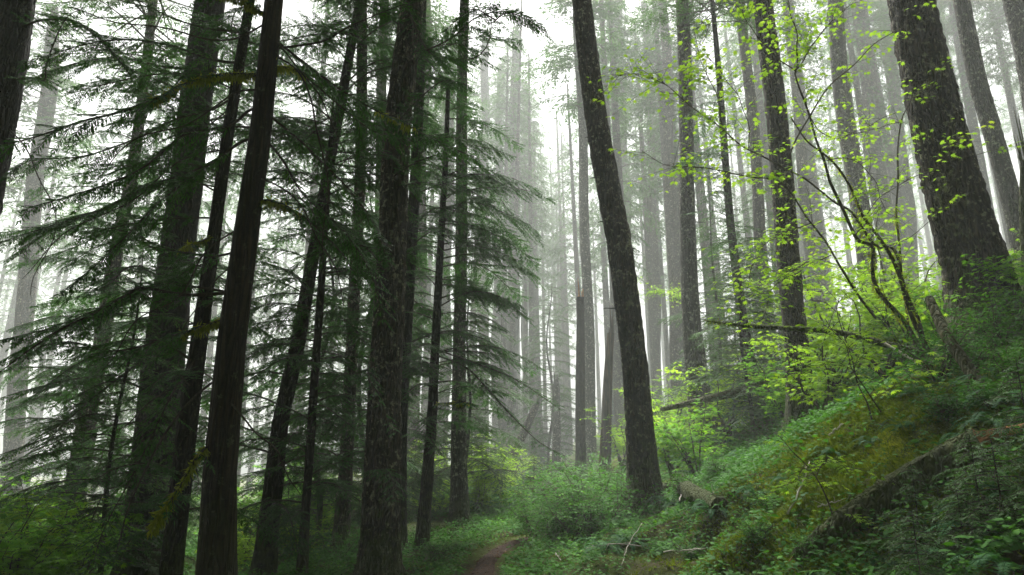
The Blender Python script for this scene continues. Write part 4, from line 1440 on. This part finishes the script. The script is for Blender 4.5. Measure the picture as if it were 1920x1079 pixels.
for (px, Y, v, s, look) in [
    (-20, 11, 3, 1.5, 'tall bright green maple bush'), (60, 13, 3, 1.7, 'tall bright green maple bush'), (130, 12, 3, 1.5, 'bright green maple bush'), (20, 16, 3, 1.9, 'tall green maple bush'), (110, 18, 3, 1.9, 'tall green maple bush'), (-40, 20, 3, 2.0, 'hazy green maple bush'), (210, 15, 3, 1.4, 'shaded green maple bush'), (10, 9.5, 0, 1.35, 'fresh green maple bush'), (85, 10.5, 0, 1.4, 'fresh green maple bush'), (-30, 8, 2, 1.0, 'fresh green maple bush'), (150, 8.5, 2, .8, 'low green maple bush'), (500, 15, 2, 1.0, 'low green maple bush'), (600, 16, 2, 1.0, 'low green maple bush'), (455, 13, 2, .8, 'low green maple bush'), (60, 9, 3, 1.3, 'dim green maple bush'), (180, 9.5, 3, 1.1, 'dim green maple bush'),
    (560, 20, 3, 1.3, 'bright green maple bush'), (620, 22, 3, 1.4, 'bright green maple bush'), (470, 18, 3, 1.2, 'green maple bush'), (520, 24, 3, 1.6, 'pale green maple bush'), (730, 22, 1, 1.2, 'bright green maple bush'), (810, 24, 1, 1.0, 'bright green maple bush'), (905, 22, 1, 1.05, 'tiered bright maple bush'), (935, 25, 1, 1.15, 'tiered bright maple bush'), (960, 28, 1, 1.1, 'tiered pale maple bush'), (1160, 24, 1, 1.2, 'pale green maple bush'), (1245, 22, 1, 1.3, 'yellow-green maple bush')]:
    plant('maple_bush', v, Q(px, Y), s, look, rp)
for (px, Y, v, s, look) in [(1520, 11.5, 1, 1.15, 'bright lime maple bush'), (1640, 12, 1, 1.3, 'tall bright lime maple bush'), (1700, 11.5, 1, 1.2, 'tall bright lime maple bush'), (1560, 14, 1, 1.4, 'pale lime maple bush'), (1660, 15, 1, 1.5, 'pale lime maple bush'), (1345, 17, 1, 1.3, 'pale lime maple bush'), (1250, 17, 1, 1.2, 'pale lime maple bush'), (1860, 12, 0, 1.1, 'dim lime maple bush'), (1460, 13.5, 3, 1.1, 'green maple bush'), (1290, 15, 3, 1.1, 'green maple bush'), (1780, 9.5, 4, .9, 'green maple bush'), (1900, 8.5, 4, .8, 'green maple bush')]:
    plant('maple_bush', v, Q(px, Y), s, look, rp)
# leafy shrubs
for (px, py, v, s, look) in [
    (1010, 985, 0, .9, 'low green shrub'), (1040, 960, 1, .9, 'green leafy shrub'), (1080, 985, 0, 1.0, 'dark green shrub'), (1120, 1000, 1, .9, 'dark green shrub'), (1060, 930, 1, .9, 'green leafy shrub'), (1000, 945, 0, .9, 'green leafy shrub'), (1150, 960, 1, 1.0, 'dark green shrub'), (1090, 930, 1, 1.0, 'green leafy shrub'),
    (900, 990, 2, .8, 'low green shrub'), (925, 975, 0, .6, 'low green shrub'), (820, 1050, 2, .7, 'low green shrub'), (780, 1030, 0, .7, 'low dim shrub'), (860, 1035, 2, .5, 'tiny green shrub'),
    (1260, 880, 0, 1.0, 'green leafy shrub'), (1330, 850, 0, 1.0, 'green leafy shrub'), (1380, 800, 1, .9, 'green leafy shrub'), (1420, 790, 0, 1.0, 'green leafy shrub'), (1290, 930, 2, 1.0, 'low green shrub'), (1350, 900, 2, .9, 'low green shrub'), (1440, 760, 1, .8, 'green leafy shrub'),
    (1700, 700, 0, .8, 'dark green shrub'), (1760, 720, 1, .7, 'dark green shrub'), (1820, 700, 0, .8, 'dark green shrub'), (1880, 660, 1, .7, 'green leafy shrub'), (1900, 720, 0, .7, 'dark green shrub'), (1740, 650, 1, .7, 'green leafy shrub'), (1860, 770, 2, .8, 'low dark shrub'), (1780, 790, 2, .8, 'low dark shrub'), (1905, 610, 1, .7, 'green leafy shrub'), (1800, 640, 0, .7, 'green leafy shrub'),
    (560, 1060, 1, 1.0, 'dark shrub'), (640, 1060, 0, 1.0, 'dark shrub'), (500, 1050, 1, 1.1, 'dark shrub'), (240, 1060, 1, 1.2, 'dark shrub'), (90, 1070, 1, 1.2, 'green leafy shrub'),
    (1300, 1050, 2, .6, 'low green shrub'), (1420, 1020, 2, .6, 'low green shrub'), (1240, 1040, 2, .5, 'low green shrub'), (1520, 1040, 2, .5, 'low green shrub'), (1450, 960, 2, .6, 'low green shrub')]:
    plant('shrub', v, G(px, py), s, look, rp)
for (px, Y, v, s, look) in [(1000, 13.8, 1, .9, 'rounded dark green shrub'), (1030, 13.0, 0, 1.0, 'rounded dark green shrub'), (1065, 12.6, 1, .9, 'rounded dark green shrub'), (1100, 12.4, 0, 1.1, 'rounded dark green shrub'), (1135, 12.8, 1, 1.0, 'rounded dark green shrub'), (1085, 14, 1, 1.2, 'full green shrub'), (1125, 15, 1, 1.3, 'full green shrub'), (1050, 15.5, 1, 1.2, 'full green shrub'), (1160, 13.9, 1, 1.1, 'full green shrub'), (1010, 16.5, 1, 1.1, 'full green shrub')]:
    plant('shrub', v, Q(px, Y), s, look, rp)
# ferns
for (px, py, v, s, look) in [
    (1100, 1010, 0, 1.0, 'dark green fern'), (1060, 1000, 1, 1.0, 'dark green fern'), (1140, 1030, 2, .8, 'dark green fern'), (1030, 970, 0, .9, 'green fern'), (1270, 950, 0, .9, 'green fern'), (1300, 890, 2, .9, 'green fern'), (1370, 830, 0, .9, 'green fern'), (1400, 860, 1, 1.0, 'green fern'), (1340, 870, 1, 1.1, 'green fern'), (1460, 780, 0, .8, 'drooping fern'),
    (1800, 760, 0, .7, 'dark fern'), (1850, 720, 1, .8, 'dark fern'), (1760, 680, 0, .7, 'dark fern'), (1880, 800, 2, .6, 'dark fern'), (1900, 760, 0, .7, 'dark fern'), (1820, 830, 1, .7, 'dark fern'), (1720, 740, 1, .7, 'dark fern'), (1700, 660, 0, .7, 'green fern'),
    (1880, 1010, 2, .7, 'blue-green fern'), (1780, 1040, 0, .6, 'blue-green fern'), (1840, 960, 0, .6, 'blue-green fern'), (1905, 930, 1, .6, 'blue-green fern'), (1680, 1060, 1, .6, 'blue-green fern'), (1730, 990, 1, .5, 'blue-green fern'), (1900, 1070, 0, .6, 'blue-green fern'),
    (1560, 850, 1, .5, 'small bright fern'), (1480, 900, 0, .5, 'small bright fern'), (1640, 830, 1, .5, 'small bright fern'), (1420, 930, 0, .6, 'small bright fern'), (1700, 800, 0, .5, 'small bright fern'), (1500, 790, 0, .7, 'drooping fern'), (1620, 960, 1, .4, 'small bright fern'),
    (750, 1030, 0, .8, 'dim fern'), (620, 1040, 2, .8, 'dim fern'), (1180, 1020, 1, .8, 'small dark fern'), (540, 1030, 0, .9, 'dim fern'), (980, 950, 1, .9, 'green fern'), (1340, 960, 1, .8, 'green fern')]:
    plant('fern', v, G(px, py), s, look, rp)
# young hemlocks
for (px, py, v, s, look) in [
    (1000, 960, 2, 1.0, 'young dark hemlock sapling'), (1020, 900, 0, 1.1, 'young green hemlock'), 
    (1390, 740, 3, .75, 'small dark-stemmed hemlock with drooping boughs'), (1330, 770, 1, .8, 'thin hemlock with bare lower twigs'),
    (880, 930, 1, 1.0, 'young hemlock'), (740, 990, 1, .9, 'dark young hemlock'), (330, 1040, 3, .8, 'dark young hemlock'), (230, 1040, 1, 1.2, 'dark young hemlock'), (90, 930, 3, .9, 'hazy green hemlock'), (690, 960, 3, .9, 'hazy dark hemlock'), 
    (1730, 1060, 2, .45, 'tiny dark hemlock seedling'), (1850, 1055, 2, .5, 'tiny dark hemlock seedling'), (1230, 860, 0, .8, 'young green hemlock'), (1500, 640, 1, .9, 'young hazy hemlock'), (1720, 540, 1, .8, 'young hazy hemlock')]:
    plant('hemlock_sapling', v, G(px, py), s, look, rp)
for (px, Y, v, s, look) in [
    (610, 18, 3, 1.3, 'hazy drooping hemlock'), (690, 20, 3, 1.4, 'hazy drooping hemlock'), (880, 20, 3, 1.1, 'hazy feathery hemlock'), (250, 12, 1, 1.3, 'shaded drooping hemlock'), (200, 20, 3, 1.4, 'hazy drooping hemlock'), 
    (1030, 40, 3, 1.7, 'faint feathery hemlock'), (1390, 16, 3, .85, 'slim feathery hemlock'), (1345, 22, 3, 1.0, 'hazy feathery hemlock'), (1440, 28, 3, 1.2, 'pale feathery hemlock'),
    
    (1660, 4.6, 2, .34, 'layered blue-green hemlock seedling'), (1740, 4.7, 2, .4, 'layered blue-green hemlock seedling'), (1820, 4.5, 2, .42, 'layered blue-green hemlock seedling'), (1890, 4.9, 2, .45, 'layered blue-green hemlock seedling'), (1780, 5.2, 2, .4, 'layered blue-green hemlock seedling'), (1900, 4.2, 2, .4, 'layered blue-green hemlock seedling')]:
    plant('hemlock_sapling', v, Q(px, Y), s, look, rp)

# labels that say which plant: by what it stands beside
LAND = [(t.px, t.Y, t.short) for t in TREES.values() if t.short.startswith('the ')]
seen = {}
for o, kind, look, s in PLANTS:
    x, y = o.location.x, o.location.y
    px, _ = proj((x, y, o.location.z))
    best = min(LAND, key=lambda q: abs(q[0] - px) / 60 + abs(q[1] - y) / 2.5)
    if y < best[1] - 1.5:
        rel = 'in front of' if abs(px - best[0]) < 70 else 'in front and left of' if px < best[0] else 'in front and right of'
    elif y > best[1] + 1.5:
        rel = 'behind' if abs(px - best[0]) < 70 else 'behind and left of' if px < best[0] else 'behind and right of'
    else:
        rel = 'just left of' if px < best[0] else 'just right of'
    lab = '%s %s %s' % (look, rel, best[2])
    seen.setdefault(lab, []).append((y, o))
    o['category'] = {'maple_bush': 'bush', 'shrub': 'shrub', 'fern': 'fern', 'hemlock_sapling': 'sapling'}[kind]
    o['group'] = {'maple_bush': 'maple bushes in the understory', 'shrub': 'low shrubs of the forest floor', 'fern': 'ferns of the forest floor', 'hemlock_sapling': 'young hemlocks under the firs'}[kind]
for lab, lst in seen.items():
    lst.sort(key=lambda q: q[0])
    for i, (y, o) in enumerate(lst):
        o['label'] = lab if len(lst) == 1 else '%s, %s' % (['nearest', 'second nearest', 'third nearest', 'fourth nearest', 'fifth nearest'][min(i, 4)], lab)
for kind, lst in PROTO.items():
    for i, p in enumerate(lst):
        if (kind, i) not in USED:
            for ch in KIDS[p.name]:
                bpy.data.objects.remove(ch)
            bpy.data.objects.remove(p)

# ------------------------------------------------------------------ ground cover: what nobody could count
def scatter(n, rng, ymin, ymax, xmin, xmax, bias=1.6):
    y = ymin + (ymax - ymin) * rng.uniform(0, 1, n) ** bias
    x = rng.uniform(xmin, xmax, n) * (0.35 + 0.65 * y / ymax)
    return x, y


def build_herbs():
    rng = np.random.RandomState(61)
    g = Geo()
    x, y = scatter(70000, rng, 2.6, 24, -12, 16)
    f = lumps(x * 2.1 + 9, y * 2.1) / 0.045
    keep = (path_mask(x, y, 0.40) < 0.12) & (f > -4.5 + rng.normal(0, 1.2, len(x))) & (rng.uniform(0, 1, len(x)) > moss_zone(x, y) * 0.80)
    x, y = x[keep], y[keep]
    z = H(x, y)
    n = len(x)
    k = 5
    hgt = rng.uniform(0.03, 0.20, n) * (1 + 0.5 * (y > 12))
    size = rng.uniform(0.026, 0.064, n) * np.maximum(0.75 + 0.045 * y, 1.25)
    yaw = rng.uniform(0, 6.28, n)
    for j in range(k):
        X, Yv, Z = leaf_frames(n, rng, 0.35, yaw + j * 2 * math.pi / k + rng.normal(0, .3, n), nose=-0.1)
        B = np.stack([x, y, z + hgt * rng.uniform(0.5, 1.1, n)], 1) + X * size[:, None] * rng.uniform(0.1, 1.2, (n, 1))
        g.stamps(B, X, Yv, Z, size * rng.uniform(0.7, 1.2, n), OVAL_V, OVAL_T)
    o = obj('herbs', g.mesh('herbs', M_HERB))
    o['kind'] = 'stuff'
    o['label'] = 'low green leafy herbs carpeting the forest floor'


def moss_zone(x, y):
    return np.clip(1.35 * np.exp(-((x - 3.55) / 1.0) ** 2 - ((y - 7.3) / 1.35) ** 2), 0, 1)


def build_moss():
    rng = np.random.RandomState(62)
    g = Geo()
    xs, ys = [], []
    x, y = scatter(120000, rng, 2.6, 20, -8, 13)
    f = lumps(x * 1.7 - 5, y * 1.7 + 3) / 0.045
    keep = (path_mask(x, y, 0.5) < 0.2) & (f > 0.9 + rng.normal(0, 0.8, len(x)))
    xs.append(x[keep])
    ys.append(y[keep])
    xm = rng.normal(3.55, 0.85, 125000)
    ym = rng.normal(7.3, 1.15, 125000)
    xs.append(xm)
    ys.append(ym)
    xe = rng.normal(0, 1, 6000)          # mossy verges of the path
    i = rng.randint(0, len(_pp), 6000)
    sd = np.sign(xe) * (0.42 + np.abs(xe) * 0.22)
    xs.append(_pp[i, 0] + sd)
    ys.append(_pp[i, 1])
    x, y = np.concatenate(xs), np.concatenate(ys)
    n = len(x)
    z = H(x, y)
    B = np.stack([x, y, z - 0.005], 1)
    D = np.stack([rng.normal(0, .8, n), rng.normal(0, .8, n), rng.uniform(0.3, 1.0, n)], 1)
    g.kites(B, D, rng.normal(0, 1, (n, 3)), rng.uniform(0.022, 0.062, n) * (0.6 + 0.6 * (np.sin(x * 9 + 2 * np.sin(y * 7)) * np.sin(y * 8 + x * 3) > -.1)), rng.uniform(0.011, 0.026, n))
    o = obj('moss_carpet', g.mesh('moss_carpet', M_MOSS))
    o['kind'] = 'stuff'
    o['label'] = 'yellow-green moss covering the slope and the verges of the path'


def build_far_cover():
    """undergrowth farther off, read as one mass"""
    rng = np.random.RandomState(63)
    g = Geo()
    n0 = 9000
    y = 17 + 60 * rng.uniform(0, 1, n0) ** 1.3
    x = rng.uniform(-1, 1, n0) * (6 + 0.75 * y)
    f = lumps(x * 0.8, y * 0.8) / 0.045
    keep = f > -0.6 + rng.normal(0, .8, n0)
    x, y = x[keep], y[keep]
    n = len(x)
    z = H(x, y)
    h = rng.uniform(0.1, 1.0, n) * (0.7 + 0.3 * np.sin(x) * np.cos(y * .7))
    for j in range(9):
        off = rng.normal(0, 0.22, (n, 3)) * [1, 1, .5]
        X, Yv, Z = leaf_frames(n, rng, 0.4)
        B = np.stack([x, y, z + h * rng.uniform(0.2, 1.1, n)], 1) + off
        g.stamps(B, X, Yv, Z, rng.uniform(0.09, 0.2, n), OVAL_V, OVAL_T)
    o = obj('undergrowth', g.mesh('undergrowth', M_BUSH))
    o['kind'] = 'stuff'
    o['label'] = 'distant green undergrowth between the fir trunks'


def build_litter():
    """fallen needles, bits of twig and bark on the path and its verges"""
    rng = np.random.RandomState(64)
    g = Geo()
    n = 5000
    i = rng.randint(0, len(_pp), n)
    x = _pp[i, 0] + rng.normal(0, 0.22, n)
    y = _pp[i, 1] + rng.normal(0, 0.05, n)
    z = H(x, y) + 0.036 - 0.05 * np.clip(np.abs(x - _pp[i, 0]) / 0.24, 0, 1) ** 6
    D = np.stack([rng.normal(0, 1, n), rng.normal(0, 1, n), rng.normal(0, .12, n)], 1)
    W = np.stack([-D[:, 1], D[:, 0], rng.normal(0, .4, n)], 1)
    g.kites(np.stack([x, y, z + 0.004], 1), D, W, rng.uniform(0.02, 0.09, n), rng.uniform(0.004, 0.022, n))
    o = obj('leaf_litter', g.mesh('leaf_litter', leaf_mat('litter', (0.03, 0.016, 0.010), (0.14, 0.075, 0.035), 0.1, (0.30, 0.19, 0.09), 0.8, 0.1)))
    o['kind'] = 'stuff'
    o['label'] = 'brown fallen needles and bark bits on the dirt path'


build_litter()
build_herbs()
build_moss()
build_far_cover()

# ------------------------------------------------------------------ logs and sticks
def log(name, label, pts, r, mat, seed, cat='log', ends=None, moss=0, wob=0.05, sides=22):
    """a fallen trunk through world points"""
    rng = np.random.RandomState(seed)
    base = np.asarray(pts[0], float)
    c, L = resample(np.asarray(pts) - base, max(12, int(20 * np.linalg.norm(np.asarray(pts[-1]) - pts[0]))))
    n = len(c)
    rr = np.interp(np.linspace(0, 1, n), np.linspace(0, 1, len(r)), r)
    T = nrm(np.gradient(c, axis=0))
    a = nrm(np.cross(T, [0, 0, 1.0]))
    b = np.cross(a, T)
    th = np.arange(sides) * 2 * math.pi / sides
    u = np.linspace(0, 1, n)[:, None] * L
    d = sum(0.4 * np.sin(k * th[None] + rng.uniform(0, 6) + u * rng.uniform(-2, 2)) * np.sin(u * rng.uniform(1, 6) + rng.uniform(0, 6)) for k in (2, 3, 5, 7, 11)) + rng.normal(0, .35, (n, sides))
    R = rr[:, None] * (1 + wob * d)
    v = c[:, None] + R[..., None] * (a[:, None] * np.cos(th)[None, :, None] + b[:, None] * np.sin(th)[None, :, None])
    i = np.arange(n - 1)[:, None] * sides
    j = np.arange(sides)[None]
    k = (j + 1) % sides
    g = Geo()
    g.add(v.reshape(-1, 3), np.stack([i + j, i + k, i + sides + k, i + sides + j], -1).reshape(-1, 4))
    root = thing(name, label, cat, tuple(base))
    obj('bark', g.mesh('bark', mat, True), root)
    for e, m in ((0, ends), (n - 1, ends)):
        ge = Geo()
        cc = c[e] + T[e] * (0.03 if e else -0.03)
        ge.add(np.vstack([v[e], cc[None]]), None, np.stack([np.arange(sides), (np.arange(sides) + 1) % sides, np.full(sides, sides)], 1))
        if m is M_ORANGE:
            for q in range(12):
                aa = rng.uniform(0, 6.28)
                p = c[e] + rr[e] * 0.6 * (a[e] * math.cos(aa) + b[e] * math.sin(aa))
                tt = T[e] * (1 if e else -1)
                ge.tube([p - tt * .05, p + tt * rng.uniform(0.03, 1.2) * rr[e]], [rr[e] * 0.3, 0.005], 5)
        obj('broken_end', ge.mesh('broken_end', m or M_RED), root)
    if moss:
        mg = moss_geo(c + b * rr[:, None] * 0.75, float(rr.mean()) * 0.7, rng, moss, 0.05)
        obj('moss', mg.mesh('moss', M_MOSS), root)
    return root


def on(px, py, dz):
    p = G(px, py)
    p[2] += dz
    return p


log('fallen_log', 'thick mossy fallen log lying up the slope at lower right', [on(1500, 1060, .02), on(1600, 1000, .07), on(1700, 935, .09), on(1790, 890, .10), on(1850, 862, .12)], [.10, .13, .14, .15, .14], M_LOG, 71, ends=M_ORANGE, moss=160, wob=.13)
log('rotten_branch', 'bright orange rotten wood lying above the thick fallen log', [on(1790, 868, .13), on(1850, 855, .14), on(1935, 838, .14)], [.026, .042, .022], M_ORANGE, 72, cat='branch', wob=.14)
log('fallen_log', 'long reddish dead trunk lying across the slope behind centre fir', [P(1240, 768, 17.0), P(1330, 748, 16.2), P(1410, 728, 15.2), P(1475, 712, 14.4)], [.06, .085, .10, .10], M_RED, 73, ends=M_RED, moss=120)
log('broken_log', 'short grey broken log right of the leaning centre fir foot', [on(1272, 925, .22), on(1300, 945, .14), on(1352, 962, .06)], [.11, .15, .12], M_LOG, 74, ends=M_RED, wob=.1)
log('mossy_log', 'dark moss covered log left of the path', [on(735, 1022, .05), on(790, 1012, .16), on(845, 1004, .10)], [.16, .24, .13], M_LOG, 75, moss=900, wob=.08)
log('broken_branch', 'reddish broken wood on the mossy log beside the path', [on(832, 996, .22), on(862, 984, .28)], [.05, .035], M_RED, 76, cat='branch', wob=.12)
log('short_log', 'short brown log end beside the path bend', [on(838, 1008, .10), on(898, 998, .10)], [.08, .07], M_LOG, 77, moss=80, wob=.1)
log('leaning_log', 'bare reddish grey dead pole sloping below the biggest fir', [P(1742, 560, 7.6), P(1775, 630, 7.2), P(1815, 690, 6.9), P(1868, 770, 6.5)], [.045, .06, .06, .05], M_RED, 78, cat='pole', wob=.06)
log('mossy_limb', 'mossy horizontal dead limb crossing before the fir behind the maple', [P(1325, 602, 9.4), P(1405, 612, 9.2), P(1480, 616, 9.0), P(1560, 622, 8.8), P(1620, 635, 8.6), P(1670, 648, 8.5), P(1745, 668, 8.4)], [.012, .024, .03, .034, .04, .045, .05], M_LOG, 79, cat='limb', moss=900, wob=.08, sides=10)
log('grey_limb', 'grey bare limb end sloping down under the mossy horizontal limb', [P(1660, 645, 8.3), P(1700, 668, 8.0), P(1735, 690, 7.7), P(1762, 712, 7.4)], [.02, .018, .016, .012], M_PALE_STICK, 80, cat='limb', sides=8)
log('mossy_stump', 'moss topped old log by the right side of centre fir foot', [on(1238, 930, .12), on(1262, 926, .14), on(1285, 925, .10)], [.12, .13, .1], M_LOG, 81, moss=600)
log('far_leaning_log', 'leaning dead trunk in haze between tall far trunk and pale snag', [P(938, 930, 33), P(968, 845, 33), P(990, 795, 33), P(1014, 742, 33)], [.22, .2, .19, .14], M_FIR, 82, moss=0)
log('slope_log', 'small brown log on the slope behind centre fir', [on(1262, 868, .12), on(1300, 852, .14), on(1330, 842, .1)], [.06, .08, .06], M_RED, 83, moss=60)
STICKS = [('pale bleached stick on the ground in front of the centre fir', [(1100, 1042), (1150, 1043), (1203, 1055)], .011),
          ('short white twig standing by the front of the dark ferns', [(1042, 1052), (1052, 1072)], .010),
          ('thin white twig crossing the pale stick', [(1165, 1079), (1180, 1045), (1205, 1010)], .008),
          ('grey forked stick at the bottom centre right', [(1245, 1052), (1290, 1058), (1325, 1072)], .010),
          ('curved lichened twig in front of the moss mound', [(1478, 992), (1502, 950), (1522, 905)], .009),
          ('small pale twig beside the maple seedling', [(1535, 976), (1575, 972)], .007),
          ('bleached twig lying on the top of the moss mound', [(1555, 838), (1582, 822)], .010),
          ('lichened upright stick leaning by the broken log', [(1281, 905), (1279, 940), (1275, 968)], .016),
          ('grey stick at the lower right of the centre fir foot', [(1290, 955), (1320, 952), (1345, 958)], .009)]
for i, (lab, pts, r) in enumerate(STICKS):
    rng = np.random.RandomState(900 + i)
    W = np.array([on(px, py, 0.10 + 0.05 * k) for k, (px, py) in enumerate(pts)])
    b0 = W[0].copy()
    c, L = resample(W - b0, 14)
    c += rng.normal(0, 0.006, c.shape)
    g = Geo()
    g.tube(c, r * np.linspace(1.0, 0.6, 14), 7)
    for q in range(3):
        k = rng.randint(4, 12)
        d = nrm(rng.normal(0, 1, 3) + [0, 0, .6])
        g.tube([c[k], c[k] + d * 0.05, c[k] + d * rng.uniform(.06, .14)], [r * .5, r * .4, r * .2], 5)
    tag(obj('stick', g.mesh('stick', M_PALE_STICK, True), None, tuple(b0)), lab, 'stick', 'dead sticks on the ground')

# ------------------------------------------------------------------ the fog: one even box of air
def build_haze():
    m, N, L = new_mat('haze')
    out = N.new('ShaderNodeOutputMaterial')
    pv = N.new('ShaderNodeVolumePrincipled')
    pv.inputs['Color'].default_value = (0.95, 0.985, 0.965, 1)
    pv.inputs['Density'].default_value = HAZE_DENSITY
    pv.inputs['Anisotropy'].default_value = 0.12
    L.new(pv.outputs[0], out.inputs['Volume'])
    x, y0, y1, z0, z1 = 126, -20, 158, -9, 62
    v = [(-x, y0, z0), (x, y0, z0), (x, y1, z0), (-x, y1, z0), (-x, y0, z1), (x, y0, z1), (x, y1, z1), (-x, y1, z1)]
    g = Geo()
    g.add(v, [(0, 3, 2, 1), (4, 5, 6, 7), (0, 1, 5, 4), (1, 2, 6, 5), (2, 3, 7, 6), (3, 0, 4, 7)])
    o = obj('haze', g.mesh('haze', m))
    o['kind'] = 'stuff'
    o['label'] = 'pale fog filling the forest'


build_haze()
